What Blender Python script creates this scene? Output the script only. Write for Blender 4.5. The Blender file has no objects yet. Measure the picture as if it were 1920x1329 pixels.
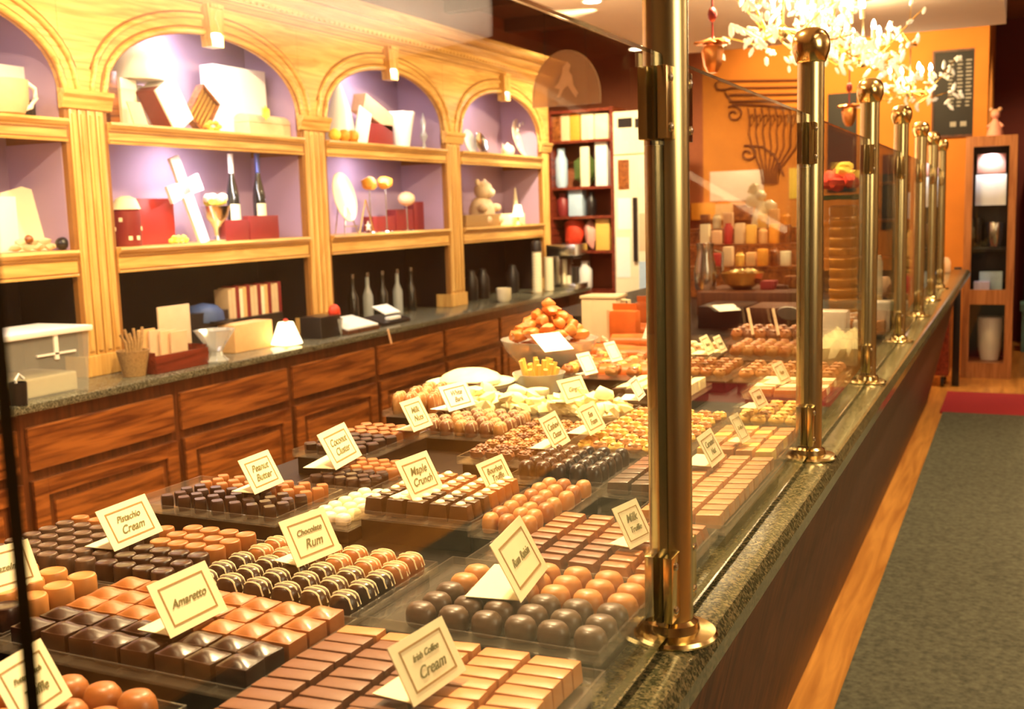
import bpy, bmesh, math, random
from mathutils import Vector, Matrix
rnd = random.Random(7)
SC = bpy.context.scene
COL = SC.collection
PI = math.pi

# ------------------------------------------------------------------ camera
FPX, YAW, PITCH, ROLL = 2011.18, .443479, .131877, -.030834
EYE = Vector((0, 0, 1.6))
_f = Vector((-math.sin(YAW)*math.cos(PITCH), math.cos(YAW)*math.cos(PITCH), -math.sin(PITCH)))
_r = Vector((math.cos(YAW), math.sin(YAW), 0))
_u = _r.cross(_f)
_R = _r*math.cos(ROLL) + _u*math.sin(ROLL)
_U = -_r*math.sin(ROLL) + _u*math.cos(ROLL)
cd = bpy.data.cameras.new('camera'); cam = bpy.data.objects.new('camera', cd); COL.objects.link(cam)
M = Matrix((( _R.x, _U.x, -_f.x), (_R.y, _U.y, -_f.y), (_R.z, _U.z, -_f.z)))
cam.matrix_world = Matrix.Translation(EYE) @ M.to_4x4()
cd.sensor_width = 36; cd.lens = FPX/1920*36; cd.clip_start = .02; cd.clip_end = 60
cd.dof.use_dof = True; cd.dof.focus_distance = 1.75; cd.dof.aperture_fstop = 7.0
SC.camera = cam
SC.view_settings.view_transform = 'Standard'; SC.view_settings.look = 'None'; SC.view_settings.gamma = 1; SC.view_settings.exposure = 1.35
SC.cycles.use_denoising = True; SC.cycles.transparent_max_bounces = 24; SC.cycles.max_bounces = 8; SC.cycles.sample_clamp_indirect = 6
w = bpy.data.worlds.new('world'); SC.world = w; w.use_nodes = True; w.node_tree.nodes['Background'].inputs[0].default_value = (.02, .012, .006, 1)

def ray(x, y): return _f*FPX + _R*(x-960) - _U*(y-664.5)
def az(x, y, z):
    d = ray(x, y); return EYE + d*((z-EYE.z)/d.z)
def ax(x, y, X):
    d = ray(x, y); return EYE + d*(X/d.x)
def ay(x, y, Y):
    d = ray(x, y); return EYE + d*(Y/d.y)

# ------------------------------------------------------------------ materials
def nt(name):
    m = bpy.data.materials.new(name); m.use_nodes = True
    n = m.node_tree.nodes; return m, n, m.node_tree.links, n['Principled BSDF']
def rgb(c): return (c[0], c[1], c[2], 1)
def plain(name, c, rough=.5, metal=0, var=.12, scale=30, bump=0, coat=0, emit=None, es=1, alpha=1, spec=.5):
    m, n, l, b = nt(name)
    b.inputs['Roughness'].default_value = rough; b.inputs['Metallic'].default_value = metal
    b.inputs['Coat Weight'].default_value = coat; b.inputs['Specular IOR Level'].default_value = spec
    b.inputs['Alpha'].default_value = alpha
    tc = n.new('ShaderNodeTexCoord'); no = n.new('ShaderNodeTexNoise'); no.inputs['Scale'].default_value = scale
    l.new(tc.outputs['Object'], no.inputs['Vector'])
    if var:
        mx = n.new('ShaderNodeMix'); mx.data_type = 'RGBA'
        mx.inputs[6].default_value = rgb([v*(1-var) for v in c]); mx.inputs[7].default_value = rgb([min(1, v*(1+var)) for v in c])
        l.new(no.outputs['Fac'], mx.inputs[0]); l.new(mx.outputs[2], b.inputs['Base Color'])
    else: b.inputs['Base Color'].default_value = rgb(c)
    if bump:
        bp = n.new('ShaderNodeBump'); bp.inputs['Strength'].default_value = bump; bp.inputs['Distance'].default_value = .003
        l.new(no.outputs['Fac'], bp.inputs['Height']); l.new(bp.outputs[0], b.inputs['Normal'])
    if emit:
        b.inputs['Emission Color'].default_value = rgb(emit); b.inputs['Emission Strength'].default_value = es
    return m
def wood(name, c1, c2, axis='Y', rough=.35, coat=.2, sc=1.0):
    m, n, l, b = nt(name)
    tc = n.new('ShaderNodeTexCoord'); mp = n.new('ShaderNodeMapping')
    s = {'X': (2, 28, 28), 'Y': (28, 2, 28), 'Z': (28, 28, 2)}[axis]
    mp.inputs['Scale'].default_value = [v*sc for v in s]
    l.new(tc.outputs['Object'], mp.inputs[0])
    no = n.new('ShaderNodeTexNoise'); no.inputs['Scale'].default_value = 1; no.inputs['Detail'].default_value = 6; no.inputs['Distortion'].default_value = 1.2
    l.new(mp.outputs[0], no.inputs['Vector'])
    cr = n.new('ShaderNodeValToRGB'); cr.color_ramp.elements[0].position = .33; cr.color_ramp.elements[1].position = .66
    cr.color_ramp.elements[0].color = rgb(c1); cr.color_ramp.elements[1].color = rgb(c2)
    l.new(no.outputs['Fac'], cr.inputs[0]); l.new(cr.outputs[0], b.inputs['Base Color'])
    b.inputs['Roughness'].default_value = rough; b.inputs['Coat Weight'].default_value = coat; b.inputs['Coat Roughness'].default_value = .2
    bp = n.new('ShaderNodeBump'); bp.inputs['Strength'].default_value = .15; bp.inputs['Distance'].default_value = .002
    l.new(no.outputs['Fac'], bp.inputs['Height']); l.new(bp.outputs[0], b.inputs['Normal'])
    return m
def granite(name, dark, mid, light):
    m, n, l, b = nt(name)
    tc = n.new('ShaderNodeTexCoord')
    v = n.new('ShaderNodeTexVoronoi'); v.inputs['Scale'].default_value = 260
    no = n.new('ShaderNodeTexNoise'); no.inputs['Scale'].default_value = 150; no.inputs['Detail'].default_value = 4
    l.new(tc.outputs['Object'], v.inputs['Vector']); l.new(tc.outputs['Object'], no.inputs['Vector'])
    cr = n.new('ShaderNodeValToRGB'); e = cr.color_ramp.elements
    e[0].position = .36; e[0].color = rgb(dark); e[1].position = .68; e[1].color = rgb(light)
    k = e.new(.5); k.color = rgb(mid)
    mx = n.new('ShaderNodeMix'); mx.data_type = 'FLOAT'; mx.inputs[0].default_value = .4
    sp = n.new('ShaderNodeSeparateColor'); l.new(v.outputs['Color'], sp.inputs[0])
    l.new(no.outputs['Fac'], mx.inputs[2]); l.new(sp.outputs[0], mx.inputs[3])
    l.new(mx.outputs[0], cr.inputs[0]); l.new(cr.outputs[0], b.inputs['Base Color'])
    b.inputs['Roughness'].default_value = .16
    return m
def glassy(name, tint=(1, 1, 1), ior=1.45, rough=.0, gloss=1.0, body=0, bodycol=(1, 1, 1)):
    m = bpy.data.materials.new(name); m.use_nodes = True; n = m.node_tree.nodes; l = m.node_tree.links
    n.remove(n['Principled BSDF']); out = n['Material Output']
    tr = n.new('ShaderNodeBsdfTransparent'); tr.inputs[0].default_value = rgb(tint)
    gl = n.new('ShaderNodeBsdfGlossy'); gl.inputs['Roughness'].default_value = rough; gl.inputs[0].default_value = rgb((gloss,)*3)
    fr = n.new('ShaderNodeFresnel'); geo = n.new('ShaderNodeNewGeometry'); mr = n.new('ShaderNodeMapRange')   # same outer index on both faces of the sheet
    mr.inputs['To Min'].default_value = ior; mr.inputs['To Max'].default_value = 1/ior
    l.new(geo.outputs['Backfacing'], mr.inputs['Value']); l.new(mr.outputs[0], fr.inputs[0])
    mx = n.new('ShaderNodeMixShader'); l.new(fr.outputs[0], mx.inputs[0]); l.new(gl.outputs[0], mx.inputs[2])
    if body:
        df = n.new('ShaderNodeBsdfDiffuse'); df.inputs[0].default_value = rgb(bodycol)
        m2 = n.new('ShaderNodeMixShader'); m2.inputs[0].default_value = body
        l.new(tr.outputs[0], m2.inputs[1]); l.new(df.outputs[0], m2.inputs[2]); l.new(m2.outputs[0], mx.inputs[1])
    else: l.new(tr.outputs[0], mx.inputs[1])
    l.new(mx.outputs[0], out.inputs[0]); return m
def glow(name, c, s):
    return plain(name, c, .5, var=0, emit=c, es=s)

OAK = wood('golden_oak', (.50, .25, .055), (.76, .46, .14), 'Z', .38)
OAKH = wood('golden_oak_rail', (.52, .26, .055), (.78, .47, .14), 'Y', .38)
CAB = wood('red_oak', (.10, .022, .005), (.38, .125, .026), 'Y', .3, sc=1.1)
OAKSHADE = plain('oak_groove_shade', (.27, .11, .02), .5)  # shade of grooves and recesses put into a darker oak colour
CABD = wood('red_oak_shaded', (.06, .015, .004), (.17, .05, .013), 'Z', .32)  # oak darkened to paint the shade in grooves around drawers and doors
DKW = wood('dark_walnut', (.04, .012, .004), (.13, .042, .013), 'Z', .5, coat=0)
FLW = wood('floor_boards', (.42, .17, .035), (.68, .32, .07), 'Y', .3, sc=.7)
MAH = wood('mahogany', (.10, .016, .008), (.24, .04, .018), 'Y', .25)
SHOWW = wood('cabinet_cherry', (.30, .11, .035), (.50, .22, .08), 'Z', .3)
GRAN = granite('green_granite', (.03, .032, .015), (.075, .068, .032), (.15, .12, .06))
GRANB = granite('grey_granite', (.02, .022, .014), (.085, .08, .05), (.25, .23, .16))
BRASS = plain('antique_brass', (.60, .51, .26), .27, 1, .1, 8)
BRASSP = plain('polished_brass', (.80, .62, .28), .18, 1, .06, 8)
STEEL = plain('dark_steel', (.05, .045, .04), .35, .8)
SILV = plain('silver', (.7, .68, .62), .2, 1)
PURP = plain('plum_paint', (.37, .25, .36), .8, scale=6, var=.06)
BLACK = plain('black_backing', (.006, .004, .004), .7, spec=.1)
BLKP = plain('black_plastic', (.014, .011, .010), .3)
ORW = plain('orange_plaster', (.62, .23, .03), .8, scale=3, var=.22, bump=.2)
BRNW = plain('brown_plaster', (.34, .10, .035), .8, scale=4, var=.2)
DKRED = plain('dark_red_paint', (.13, .022, .014), .8, scale=3)
SLAB = plain('cream_ceiling', (.72, .60, .47), .9, scale=4, var=.05)
DKCEIL = plain('brown_ceiling', (.26, .13, .075), .7, scale=3, var=.4)
CARP = plain('green_grey_carpet', (.085, .085, .055), .95, scale=45, var=.9, bump=1)
REDC = plain('red_carpet', (.30, .012, .018), .95, scale=150, var=.2)
GLASS = glassy('clear_glass', (.97, .98, .96))
GEDGE = plain('glass_edge', (.05, .05, .02), .15)
ACR = glassy('clear_acrylic', (.93, .92, .88), 1.45, .05, body=.05, bodycol=(.8, .7, .6))
CRYS = glassy('cut_crystal', (.8, .82, .8), 1.6, .05, body=.35, bodycol=(.8, .82, .78))
PLAS = glassy('cloudy_plastic', (.8, .8, .76), 1.4, .2, body=.22, bodycol=(.8, .78, .70))
CARD = plain('cream_card', (.86, .77, .50), .6, var=.03)
CARDW = plain('white_card', (.88, .85, .76), .6, var=.03)
INK = plain('olive_ink', (.16, .15, .05), .6, var=0)
BORD = plain('brown_ink', (.33, .20, .06), .6, var=0)
DARK = plain('dark_chocolate', (.030, .011, .006), .3, scale=60, coat=.12)
DARKG = plain('glare_grey_dark_chocolate', (.095, .052, .030), .38, scale=60, coat=.1)  # glare on dark discs and truffles put into the colour; grey bars share it
MILK = plain('milk_chocolate', (.36, .12, .028), .4, scale=40, coat=.1)
MILKL = plain('light_milk_chocolate', (.50, .205, .055), .42, scale=40, coat=.1)
MID = plain('brown_chocolate', (.19, .068, .026), .42, scale=40)
WCH = plain('white_chocolate', (.90, .80, .46), .45, scale=40)
IVORY = plain('ivory_icing', (.88, .78, .50), .5, var=.05)
YEL = plain('golden_candy', (.80, .48, .10), .4, scale=50)
PINKW = plain('pale_candy', (.80, .66, .52), .35, scale=50)
NUT = plain('toasted_nut', (.40, .18, .05), .5, scale=70, var=.4, bump=.4)
DECK = plain('deck_black', (.010, .006, .004), .45, spec=.15)
CREAMP = plain('cream_porcelain', (.85, .76, .52), .25, var=.04)
WHT = plain('white_gloss', (.88, .86, .82), .35, var=.03)
WHTM = plain('white_paper', (.86, .84, .80), .7, var=.03)
BEI = plain('beige_paper', (.66, .47, .28), .7, scale=20)
REDB = plain('red_lacquer', (.42, .03, .025), .35)
MAR = plain('maroon_card', (.22, .02, .02), .45)
PEACH = plain('peach_card', (.80, .50, .28), .6)
GOLD = plain('gold_foil', (.8, .5, .12), .25, .9)
ORF = plain('orange_flower', (.85, .33, .03), .6, scale=60, var=.3)
YFL = plain('yellow_flower', (.88, .66, .08), .6, scale=60)
REDF = plain('red_flower', (.75, .05, .015), .6, scale=60, var=.4)
GRN = plain('leaf_green', (.10, .16, .03), .6, scale=60, var=.4)
NAVY = plain('navy_cloth', (.02, .045, .12), .6)
BLUE = plain('blue_foil', (.12, .16, .5), .3, .6)
BOT = plain('bottle_glass', (.012, .014, .012), .08, coat=.6)
WICK = plain('wicker', (.35, .20, .07), .7, scale=120, var=.6, bump=1)
TAN = plain('tan_paper', (.72, .42, .17), .7)
SKYB = plain('pale_blue', (.45, .60, .75), .5)
TEAL = plain('teal_paint', (.12, .28, .27), .6)
PINK = plain('pink_doll', (.75, .35, .28), .6)
COP = plain('copper_foil', (.70, .28, .08), .3, .85)
CHALK = plain('chalkboard', (.02, .022, .024), .7)
CHW = plain('chalk', (.35, .36, .34), .9, var=0)
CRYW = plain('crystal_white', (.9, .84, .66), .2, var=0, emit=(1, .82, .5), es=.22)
ETCH = glassy('etched_tan_acrylic', (.8, .66, .5), 1.4, .3, body=.45, bodycol=(.75, .48, .28))

# ------------------------------------------------------------------ mesh helpers
def B(): return bmesh.new()
def box(bm, x0, x1, y0, y1, z0, z1, bev=0, rot=None):
    vs = [bm.verts.new((x, y, z)) for z in (z0, z1) for x, y in ((x0, y0), (x1, y0), (x1, y1), (x0, y1))]
    fs = [bm.faces.new([vs[i] for i in q]) for q in ((3, 2, 1, 0), (4, 5, 6, 7), (0, 1, 5, 4), (1, 2, 6, 5), (2, 3, 7, 6), (3, 0, 4, 7))]
    if bev:
        es = list({e for f in fs for e in f.edges})
        r = bmesh.ops.bevel(bm, geom=es, offset=bev, segments=2, affect='EDGES', profile=.6)
        vs = list({v for f in r['faces'] for v in f.verts})
    if rot: bmesh.ops.transform(bm, matrix=rot, verts=vs)
    return vs
def lathe(bm, prof, seg=20, at=(0, 0, 0), mat=None, wob=None):
    rings = []
    for r, z in prof:
        if r < 1e-5: rings.append([bm.verts.new((at[0], at[1], at[2]+z))])
        else: rings.append([bm.verts.new((at[0]+r*math.cos(a)*(wob(a, z) if wob else 1), at[1]+r*math.sin(a)*(wob(a, z) if wob else 1), at[2]+z)) for a in [2*PI*i/seg for i in range(seg)]])
    for A, C in zip(rings, rings[1:]):
        for i in range(seg):
            j = (i+1) % seg
            if len(A) == 1 and len(C) == 1: continue
            if len(A) == 1: bm.faces.new((A[0], C[j], C[i]))
            elif len(C) == 1: bm.faces.new((A[i], A[j], C[0]))
            else: bm.faces.new((A[i], A[j], C[j], C[i]))
    if len(rings[0]) > 1: bm.faces.new(list(reversed(rings[0])))
    if len(rings[-1]) > 1: bm.faces.new(rings[-1])
    vs = [v for R in rings for v in R]
    if mat: bmesh.ops.transform(bm, matrix=mat, verts=vs)
    return vs
def ball(bm, r, at=(0, 0, 0), sc=(1, 1, 1), sub=2, lump=0, rn=rnd):
    g = bmesh.ops.create_icosphere(bm, subdivisions=sub, radius=r)
    for v in g['verts']:
        k = 1+lump*(rn.random()-.5)
        v.co = Vector((v.co.x*sc[0]*k+at[0], v.co.y*sc[1]*k+at[1], v.co.z*sc[2]*k+at[2]))
    return g['verts']
def tube(bm, pts, r, seg=8, taper=1.0):
    pts = [Vector(p) for p in pts]; rings = []
    for i, p in enumerate(pts):
        d = (pts[min(i+1, len(pts)-1)]-pts[max(i-1, 0)]).normalized()
        a = d.cross(Vector((0, 0, 1)) if abs(d.z) < .9 else Vector((1, 0, 0))).normalized(); b = d.cross(a)
        rr = r*(1+(taper-1)*i/max(1, len(pts)-1))
        rings.append([bm.verts.new(p+(a*math.cos(t)+b*math.sin(t))*rr) for t in [2*PI*k/seg for k in range(seg)]])
    for A, C in zip(rings, rings[1:]):
        for i in range(seg): bm.faces.new((A[i], A[(i+1) % seg], C[(i+1) % seg], C[i]))
    bm.faces.new(list(reversed(rings[0]))); bm.faces.new(rings[-1])
def prism(bm, poly, a0, a1, axis='Y', closed=True):
    # poly: 2D points; axis: extrusion axis. Y: (x,z); X: (y,z); Z: (x,y)
    f = {'Y': lambda p, t: (p[0], t, p[1]), 'X': lambda p, t: (t, p[0], p[1]), 'Z': lambda p, t: (p[0], p[1], t)}[axis]
    A = [bm.verts.new(f(p, a0)) for p in poly]; C = [bm.verts.new(f(p, a1)) for p in poly]; n = len(poly)
    for i in range(n): bm.faces.new((A[i], A[(i+1) % n], C[(i+1) % n], C[i]))
    bm.faces.new(list(reversed(A))); bm.faces.new(C)
    return A+C
def obj(name, bm, mat, parent=None, loc=None, smooth=False, mats=None):
    bmesh.ops.recalc_face_normals(bm, faces=bm.faces)
    me = bpy.data.meshes.new(name); bm.to_mesh(me); bm.free()
    me.materials.append(mat)
    for m in mats or []: me.materials.append(m)
    if smooth:
        me.polygons.foreach_set('use_smooth', [True]*len(me.polygons))
        if smooth != 'all': me.set_sharp_from_angle(angle=math.radians(smooth if smooth is not True else 40))
    o = bpy.data.objects.new(name, me); COL.objects.link(o)
    if parent: o.parent = parent
    if loc is not None: o.location = loc
    return o
def tag(o, label, cat, group=None, kind=None):
    o['label'] = label; o['category'] = cat
    if group: o['group'] = group
    if kind: o['kind'] = kind
    return o
def thing(name, label, cat, loc=(0, 0, 0), rz=0, group=None):
    o = bpy.data.objects.new(name, None); COL.objects.link(o); o.location = loc; o.rotation_euler = (0, 0, rz)
    o.empty_display_size = .05
    return tag(o, label, cat, group)
def one(name, bm, mat, label, cat, loc=(0, 0, 0), rz=0, group=None, smooth=True):
    o = obj(name, bm, mat, None, loc, smooth); o.rotation_euler = (0, 0, rz); return tag(o, label, cat, group)
def struct(name, bm, mat, smooth=False):
    o = obj(name, bm, mat, None, None, smooth); o['kind'] = 'structure'; o['label'] = name.replace('_', ' '); return o
def copytree(o, parent=None):
    c = o.copy(); COL.objects.link(c)
    if parent: c.parent = parent
    for ch in list(o.children): copytree(ch, c)
    return c
def rz(a): return Matrix.Rotation(a, 4, 'Z')
ORD = ['zeroth', 'first', 'second', 'third', 'fourth', 'fifth', 'sixth', 'seventh', 'eighth', 'ninth', 'tenth', 'eleventh', 'twelfth', 'thirteenth', 'fourteenth']

# ------------------------------------------------------------------ room
ZD, ZB = 1.05, .90            # display deck, back counter
bm = B(); box(bm, -4.7, 4.02, -2.5, 13.2, -.05, 0); struct('floor', bm, FLW)
bm = B(); box(bm, -4.75, -4.7, -2.5, 13.2, 0, 3.5); struct('wall_left', bm, BRNW)
bm = B(); box(bm, 4.02, 4.07, -2.5, 13.2, 0, 3.5); TANW = plain('tan_wall', (.36, .27, .17), .9, scale=4); struct('wall_right', bm, TANW)
bm = B(); box(bm, -4.75, 4.07, -2.55, -2.5, 0, 3.5); struct('wall_front', bm, TANW)
bm = B(); box(bm, -2.95, -.30, 10.9, 11.0, 0, 3.5); struct('wall_back', bm, ORW)
bm = B(); box(bm, -4.7, -2.95, 10.9, 11.0, 0, 3.5); struct('wall_back_left', bm, BRNW)
bm = B(); box(bm, -.30, 4.02, 13.1, 13.2, 0, 3.5); struct('wall_far', bm, DKRED)
bm = B(); box(bm, -.42, -.30, 10.86, 13.1, 0, 3.5); struct('wall_jamb', bm, ORW)
bm = B(); box(bm, -4.75, 4.07, -2.55, 13.2, 3.5, 3.55)
for k in range(9): box(bm, -4.7, -2.6, 1.2+k*1.25, 1.32+k*1.25, 3.38, 3.5)
struct('ceiling', bm, DKCEIL)
bm = B(); box(bm, -2.6, -.13, -2.45, 8.5, 2.8, 3.15); struct('ceiling_soffit', bm, SLAB)
bm = B(); box(bm, -2.63, -2.6, -2.45, 8.5, 2.785, 3.17); struct('trim_1', bm, plain('trim_white', (.75, .6, .42), .5))
bm = B(); prism(bm, [(2.43, 6.87), (4.0, 7.64), (4.0, -2.45), (.75, -2.45), (.75, 3.25)], 2.8, 3.1, 'Z'); struct('ceiling_soffit_aisle', bm, SLAB)
# carpet runner
c = thing('carpet_runner', 'green grey carpet runner with a red end band in the aisle', 'carpet', (-.49, -1.5, 0))
bm = B(); box(bm, 0, 2.2, 0, 10.05, 0.0005, .012); obj('carpet_field', bm, CARP, c)
bm = B(); box(bm, -.02, 2.2, 10.05, 11.0, 0.0005, .013); o = obj('red_band', bm, REDC, c); o['label'] = 'red end band'
# recessed downlights in the soffit (visible and lighting)
WARM = (1, .70, .36)
DL = glow('lamp_warm', (1, .8, .5), 18)
def downlight(x, y, lab, z=2.8):
    t = thing('recessed_downlight', lab, 'ceiling light', (x, y, z), group='recessed downlights in the cream soffit')
    bm = B(); lathe(bm, [(.05, -.003), (.062, -.006), (.065, 0), (.05, 0)], 24); obj('trim_ring', bm, WHT, t, smooth=True)
    bm = B(); lathe(bm, [(0, -.0045), (.048, -.0045), (.048, -.002), (0, -.002)], 24); obj('lamp_face', bm, DL, t)
p = az(1110, 2, 2.8); downlight(p.x, p.y, 'round recessed downlight in the cream soffit near the top edge')
p = az(1190, 92, 2.8); downlight(p.x+.02, p.y, 'round recessed downlight in the cream soffit beside the first brass post')

def area(name, loc, size, power, col, tgt=None, sy=None, spread=None):
    d = bpy.data.lights.new(name, 'AREA'); d.energy = power; d.color = col; d.shape = 'RECTANGLE'; d.size = size; d.size_y = sy or size
    if spread: d.spread = math.radians(spread)
    o = bpy.data.objects.new(name, d); COL.objects.link(o); o.location = loc
    if tgt: o.rotation_euler = (Vector(tgt)-Vector(loc)).to_track_quat('-Z', 'Y').to_euler()
    return o
def spot(name, loc, tgt, power, col, ang=70, r=.04, blend=.6):
    d = bpy.data.lights.new(name, 'SPOT'); d.energy = power; d.color = col; d.spot_size = math.radians(ang); d.spot_blend = blend; d.shadow_soft_size = r
    o = bpy.data.objects.new(name, d); COL.objects.link(o); o.location = loc
    o.rotation_euler = (Vector(tgt)-Vector(loc)).to_track_quat('-Z', 'Y').to_euler(); return o
for i, y in enumerate((.7, 1.9, 3.1, 4.4, 5.8, 7.2)):
    spot('display_spot', (-1.05, y+.3, 2.77), (-1.0, y, 1.0), 125 if i else 80, WARM, 95, .05)
for y in (2.4, 4.5, 6.3, 8.0):
    spot('cabinet_spot', (-2.35, y, 2.77), (-3.9, y+.2, 1.9), 74, (1, .76, .42), 100, .06)
for y in (3.3, 5.5, 7.8):
    spot('aisle_spot', (.6, y, 3.4), (.4, y, 0), 135, WARM, 90, .06)
spot('wall_wash', (-1.9, 9.3, 3.3), (-1.7, 10.9, 1.8), 95, (1, .62, .25), 110, .1)
spot('wall_wash', (-.9, 9.3, 3.3), (-.7, 10.9, 1.8), 60, (1, .62, .25), 110, .1)
spot('end_shelf_spot', (-2.9, 7.6, 3.3), (-3.3, 9.2, 1.7), 280, (1, .78, .5), 80, .1)
area('staff_aisle_light', (-2.4, 3.0, 2.75), .5, 38, WARM, (-3.2, 3.2, .5), 3)
area('brown_ceiling_fill', (-3.6, 5.5, 3.0), .3, 14, WARM, (-3.3, 5.5, 3.5), 6)  # added fill without a fixture, lifts the dark ceiling above the hutch
area('room_fill', (1.6, 1.0, 2.7), 1.2, 38, (1, .74, .44), (-.4, 1.6, .8), 2.5)
area('soffit_reflection_fill', (2.9, 5.3, 1.95), .5, 45, (1, .85, .68), (2.9, 5.3, 2.8), 2.0)  # added unseen fill, brightens the soffit's reflection in the glass and the posts
spot('far_room', (.3, 11.6, 3.3), (.4, 12.3, 0), 40, WARM, 120, .1)

# ------------------------------------------------------------------ front display counter
t = thing('display_counter', 'long display counter with a dark wooden front and black inner deck', 'counter', (0, 0, 0))
bm = B(); box(bm, -1.50, -.601, -.4, 9.0, .98, ZD); box(bm, -1.45, -.7, -.4, 9.0, .0, .98); box(bm, -2.35, -1.5001, 5.2, 9.0, 0, ZD); obj('deck', bm, DECK, t)
bm = B()
prism(bm, [(-.41, .984), (-.44, .984), (-.66, 0), (-.63, 0)], -.4, 9.0, 'Y')
obj('front_panel', bm, DKW, t)
bm = B(); prism(bm, [(-.60, .985), (-.375, .985), (-.352, .990), (-.342, 1.005), (-.342, 1.028), (-.352, 1.045), (-.368, ZD), (-.60, ZD)], -.4, 9.07, 'Y')
one('granite_ledge', bm, GRAN, 'speckled green brown granite ledge carrying the brass posts', 'ledge', smooth=30)

# posts
POSTY = [.25, 1.291, 2.346, 3.40, 4.43, 5.42, 6.30, 7.15]
POSTL = ['', 'thick brass post nearest the camera, crossing the whole picture height', 'second brass post, with a round ball cap below the chandeliers',
         'third brass post, just right of the red flowers', 'fourth brass post from the front along the ledge', 'fifth brass post from the front along the ledge',
         'sixth brass post from the front along the ledge', 'farthest brass post at the end of the row']
PX = -.395
def post():
    t = thing('brass_post', '', 'post', (PX, 0, ZD), group='brass posts along the granite ledge')
    bm = B(); lathe(bm, [(.0275, .004), (.0275, .845)], 40); obj('pole', bm, BRASS, t, smooth=30)
    bm = B(); lathe(bm, [(.058, 0), (.059, .003), (.056, .007), (.036, .009), (.034, .02), (.028, .024), (.028, .004)], 40)
    obj('base_flange', bm, BRASSP, t, smooth=30)
    bm = B(); lathe(bm, [(.0275, .838), (.031, .842), (.034, .852), (.038, .862), (.039, .876), (.037, .890), (.030, .902), (.016, .909), (0, .911)], 40)
    obj('ball_cap', bm, BRASSP, t, smooth=50)
    for s in (-1, 1):
        for z in (.035, .63):
            bm = B()
            for q in (-1, 1): box(bm, q*.012-.006, q*.012+.006, min(s*.02, s*.056), max(s*.02, s*.056), z, z+.085, .002)
            k = obj('glass_clip', bm, BRASSP, t, smooth=30)
            for zz in (z+.014, z+.071):
                bm = B(); lathe(bm, [(0, 0), (.0055, 0), (.0055, .002), (.003, .0035), (0, .0035)], 12, mat=Matrix.Translation((.018, s*.042, zz)) @ Matrix.Rotation(PI/2, 4, 'Y'))
                obj('screw', bm, SILV, k, smooth=True)
            bm = B(); box(bm, -.0058, .0058, s*.038-.010, s*.038+.010, z-.006, z-.001); obj('rubber_pad', bm, BLKP, k)
    return t
pxx = lambda y: PX-.009*(y-1.29)
p0 = post()
first = p0
for i in range(1, 8):
    o = first if i == 1 else copytree(first)
    o.location.y = POSTY[i]; o.location.x = pxx(POSTY[i]); o['label'] = POSTL[i]
# glass panes between posts
PL = ['nearest clear glass pane of the sneeze guard, its dark edge at far left', 'second clear glass pane, between the first two full brass posts', 'third clear glass pane from the camera',
      'fourth clear glass pane from the camera', 'fifth clear glass pane from the camera', 'sixth clear glass pane from the camera', 'last clear glass pane of the sneeze guard']
for i in range(7):
    y0, y1 = POSTY[i]+.033, POSTY[i+1]-.033
    if i == 0: y0 = .312
    bm = B(); vs = box(bm, -.005, .005, y0, y1, ZD+.012, 1.78)
    for v in vs: v.co.x += pxx(v.co.y)
    o = one('glass_partition', bm, GLASS, PL[i], 'glass pane', group='sneeze guard glass panes', smooth=False)
    o.data.materials.append(GEDGE)
    for f in o.data.polygons:
        if abs(f.normal.x) < .5: f.material_index = 1

# ------------------------------------------------------------------ back counter + base cabinets
bm = B(); prism(bm, [(-4.28, .86), (-3.57, .86), (-3.553, .865), (-3.55, .88), (-3.553, .895), (-3.57, ZB), (-4.28, ZB)], 1.0, 9.2, 'Y')
one('back_countertop', bm, GRANB, 'long grey green granite countertop along the back cabinets', 'countertop', smooth=30)
LBL = ['partly hidden at the left edge', 'under the plastic bin', 'under the mahogany card box', 'under the small lit lamp', 'under the papers and calculator', 'behind the glass bowl of pastries', 'behind the cream dispenser', 'at the far end']
for k in range(7):
    y0 = 2.085+.875*k; w = .875
    t = thing('base_cabinet', 'red oak base cabinet with drawer and panel door, '+LBL[k], 'cabinet', (-3.6, y0, 0), group='red oak base cabinets under the back counter')
    bm = B(); box(bm, -.6, 0, 0, w, .08, .86); box(bm, -.55, -.06, 0, w, 0, .08); obj('body', bm, CABD, t)
    bm = B(); box(bm, 0.001, .022, .025, w-.025, .62, .80, .006); d = obj('drawer', bm, CAB, t)
    bm = B(); box(bm, .0, .02, .025, w-.025, .10, .58, .005)
    # raised frame and panel
    d2 = obj('door', bm, CABD, t)
    bm = B(); box(bm, .018, .032, .025, .095, .10, .58, .004); box(bm, .018, .032, w-.095, w-.025, .10, .58, .004); box(bm, .018, .032, .095, w-.095, .51, .58, .004); box(bm, .018, .032, .095, w-.095, .10, .17, .004)
    obj('door_frame', bm, CAB, d2)
    bm = B(); box(bm, .018, .030, .125, w-.125, .20, .48, .010); obj('door_panel', bm, CAB, d2)

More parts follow.
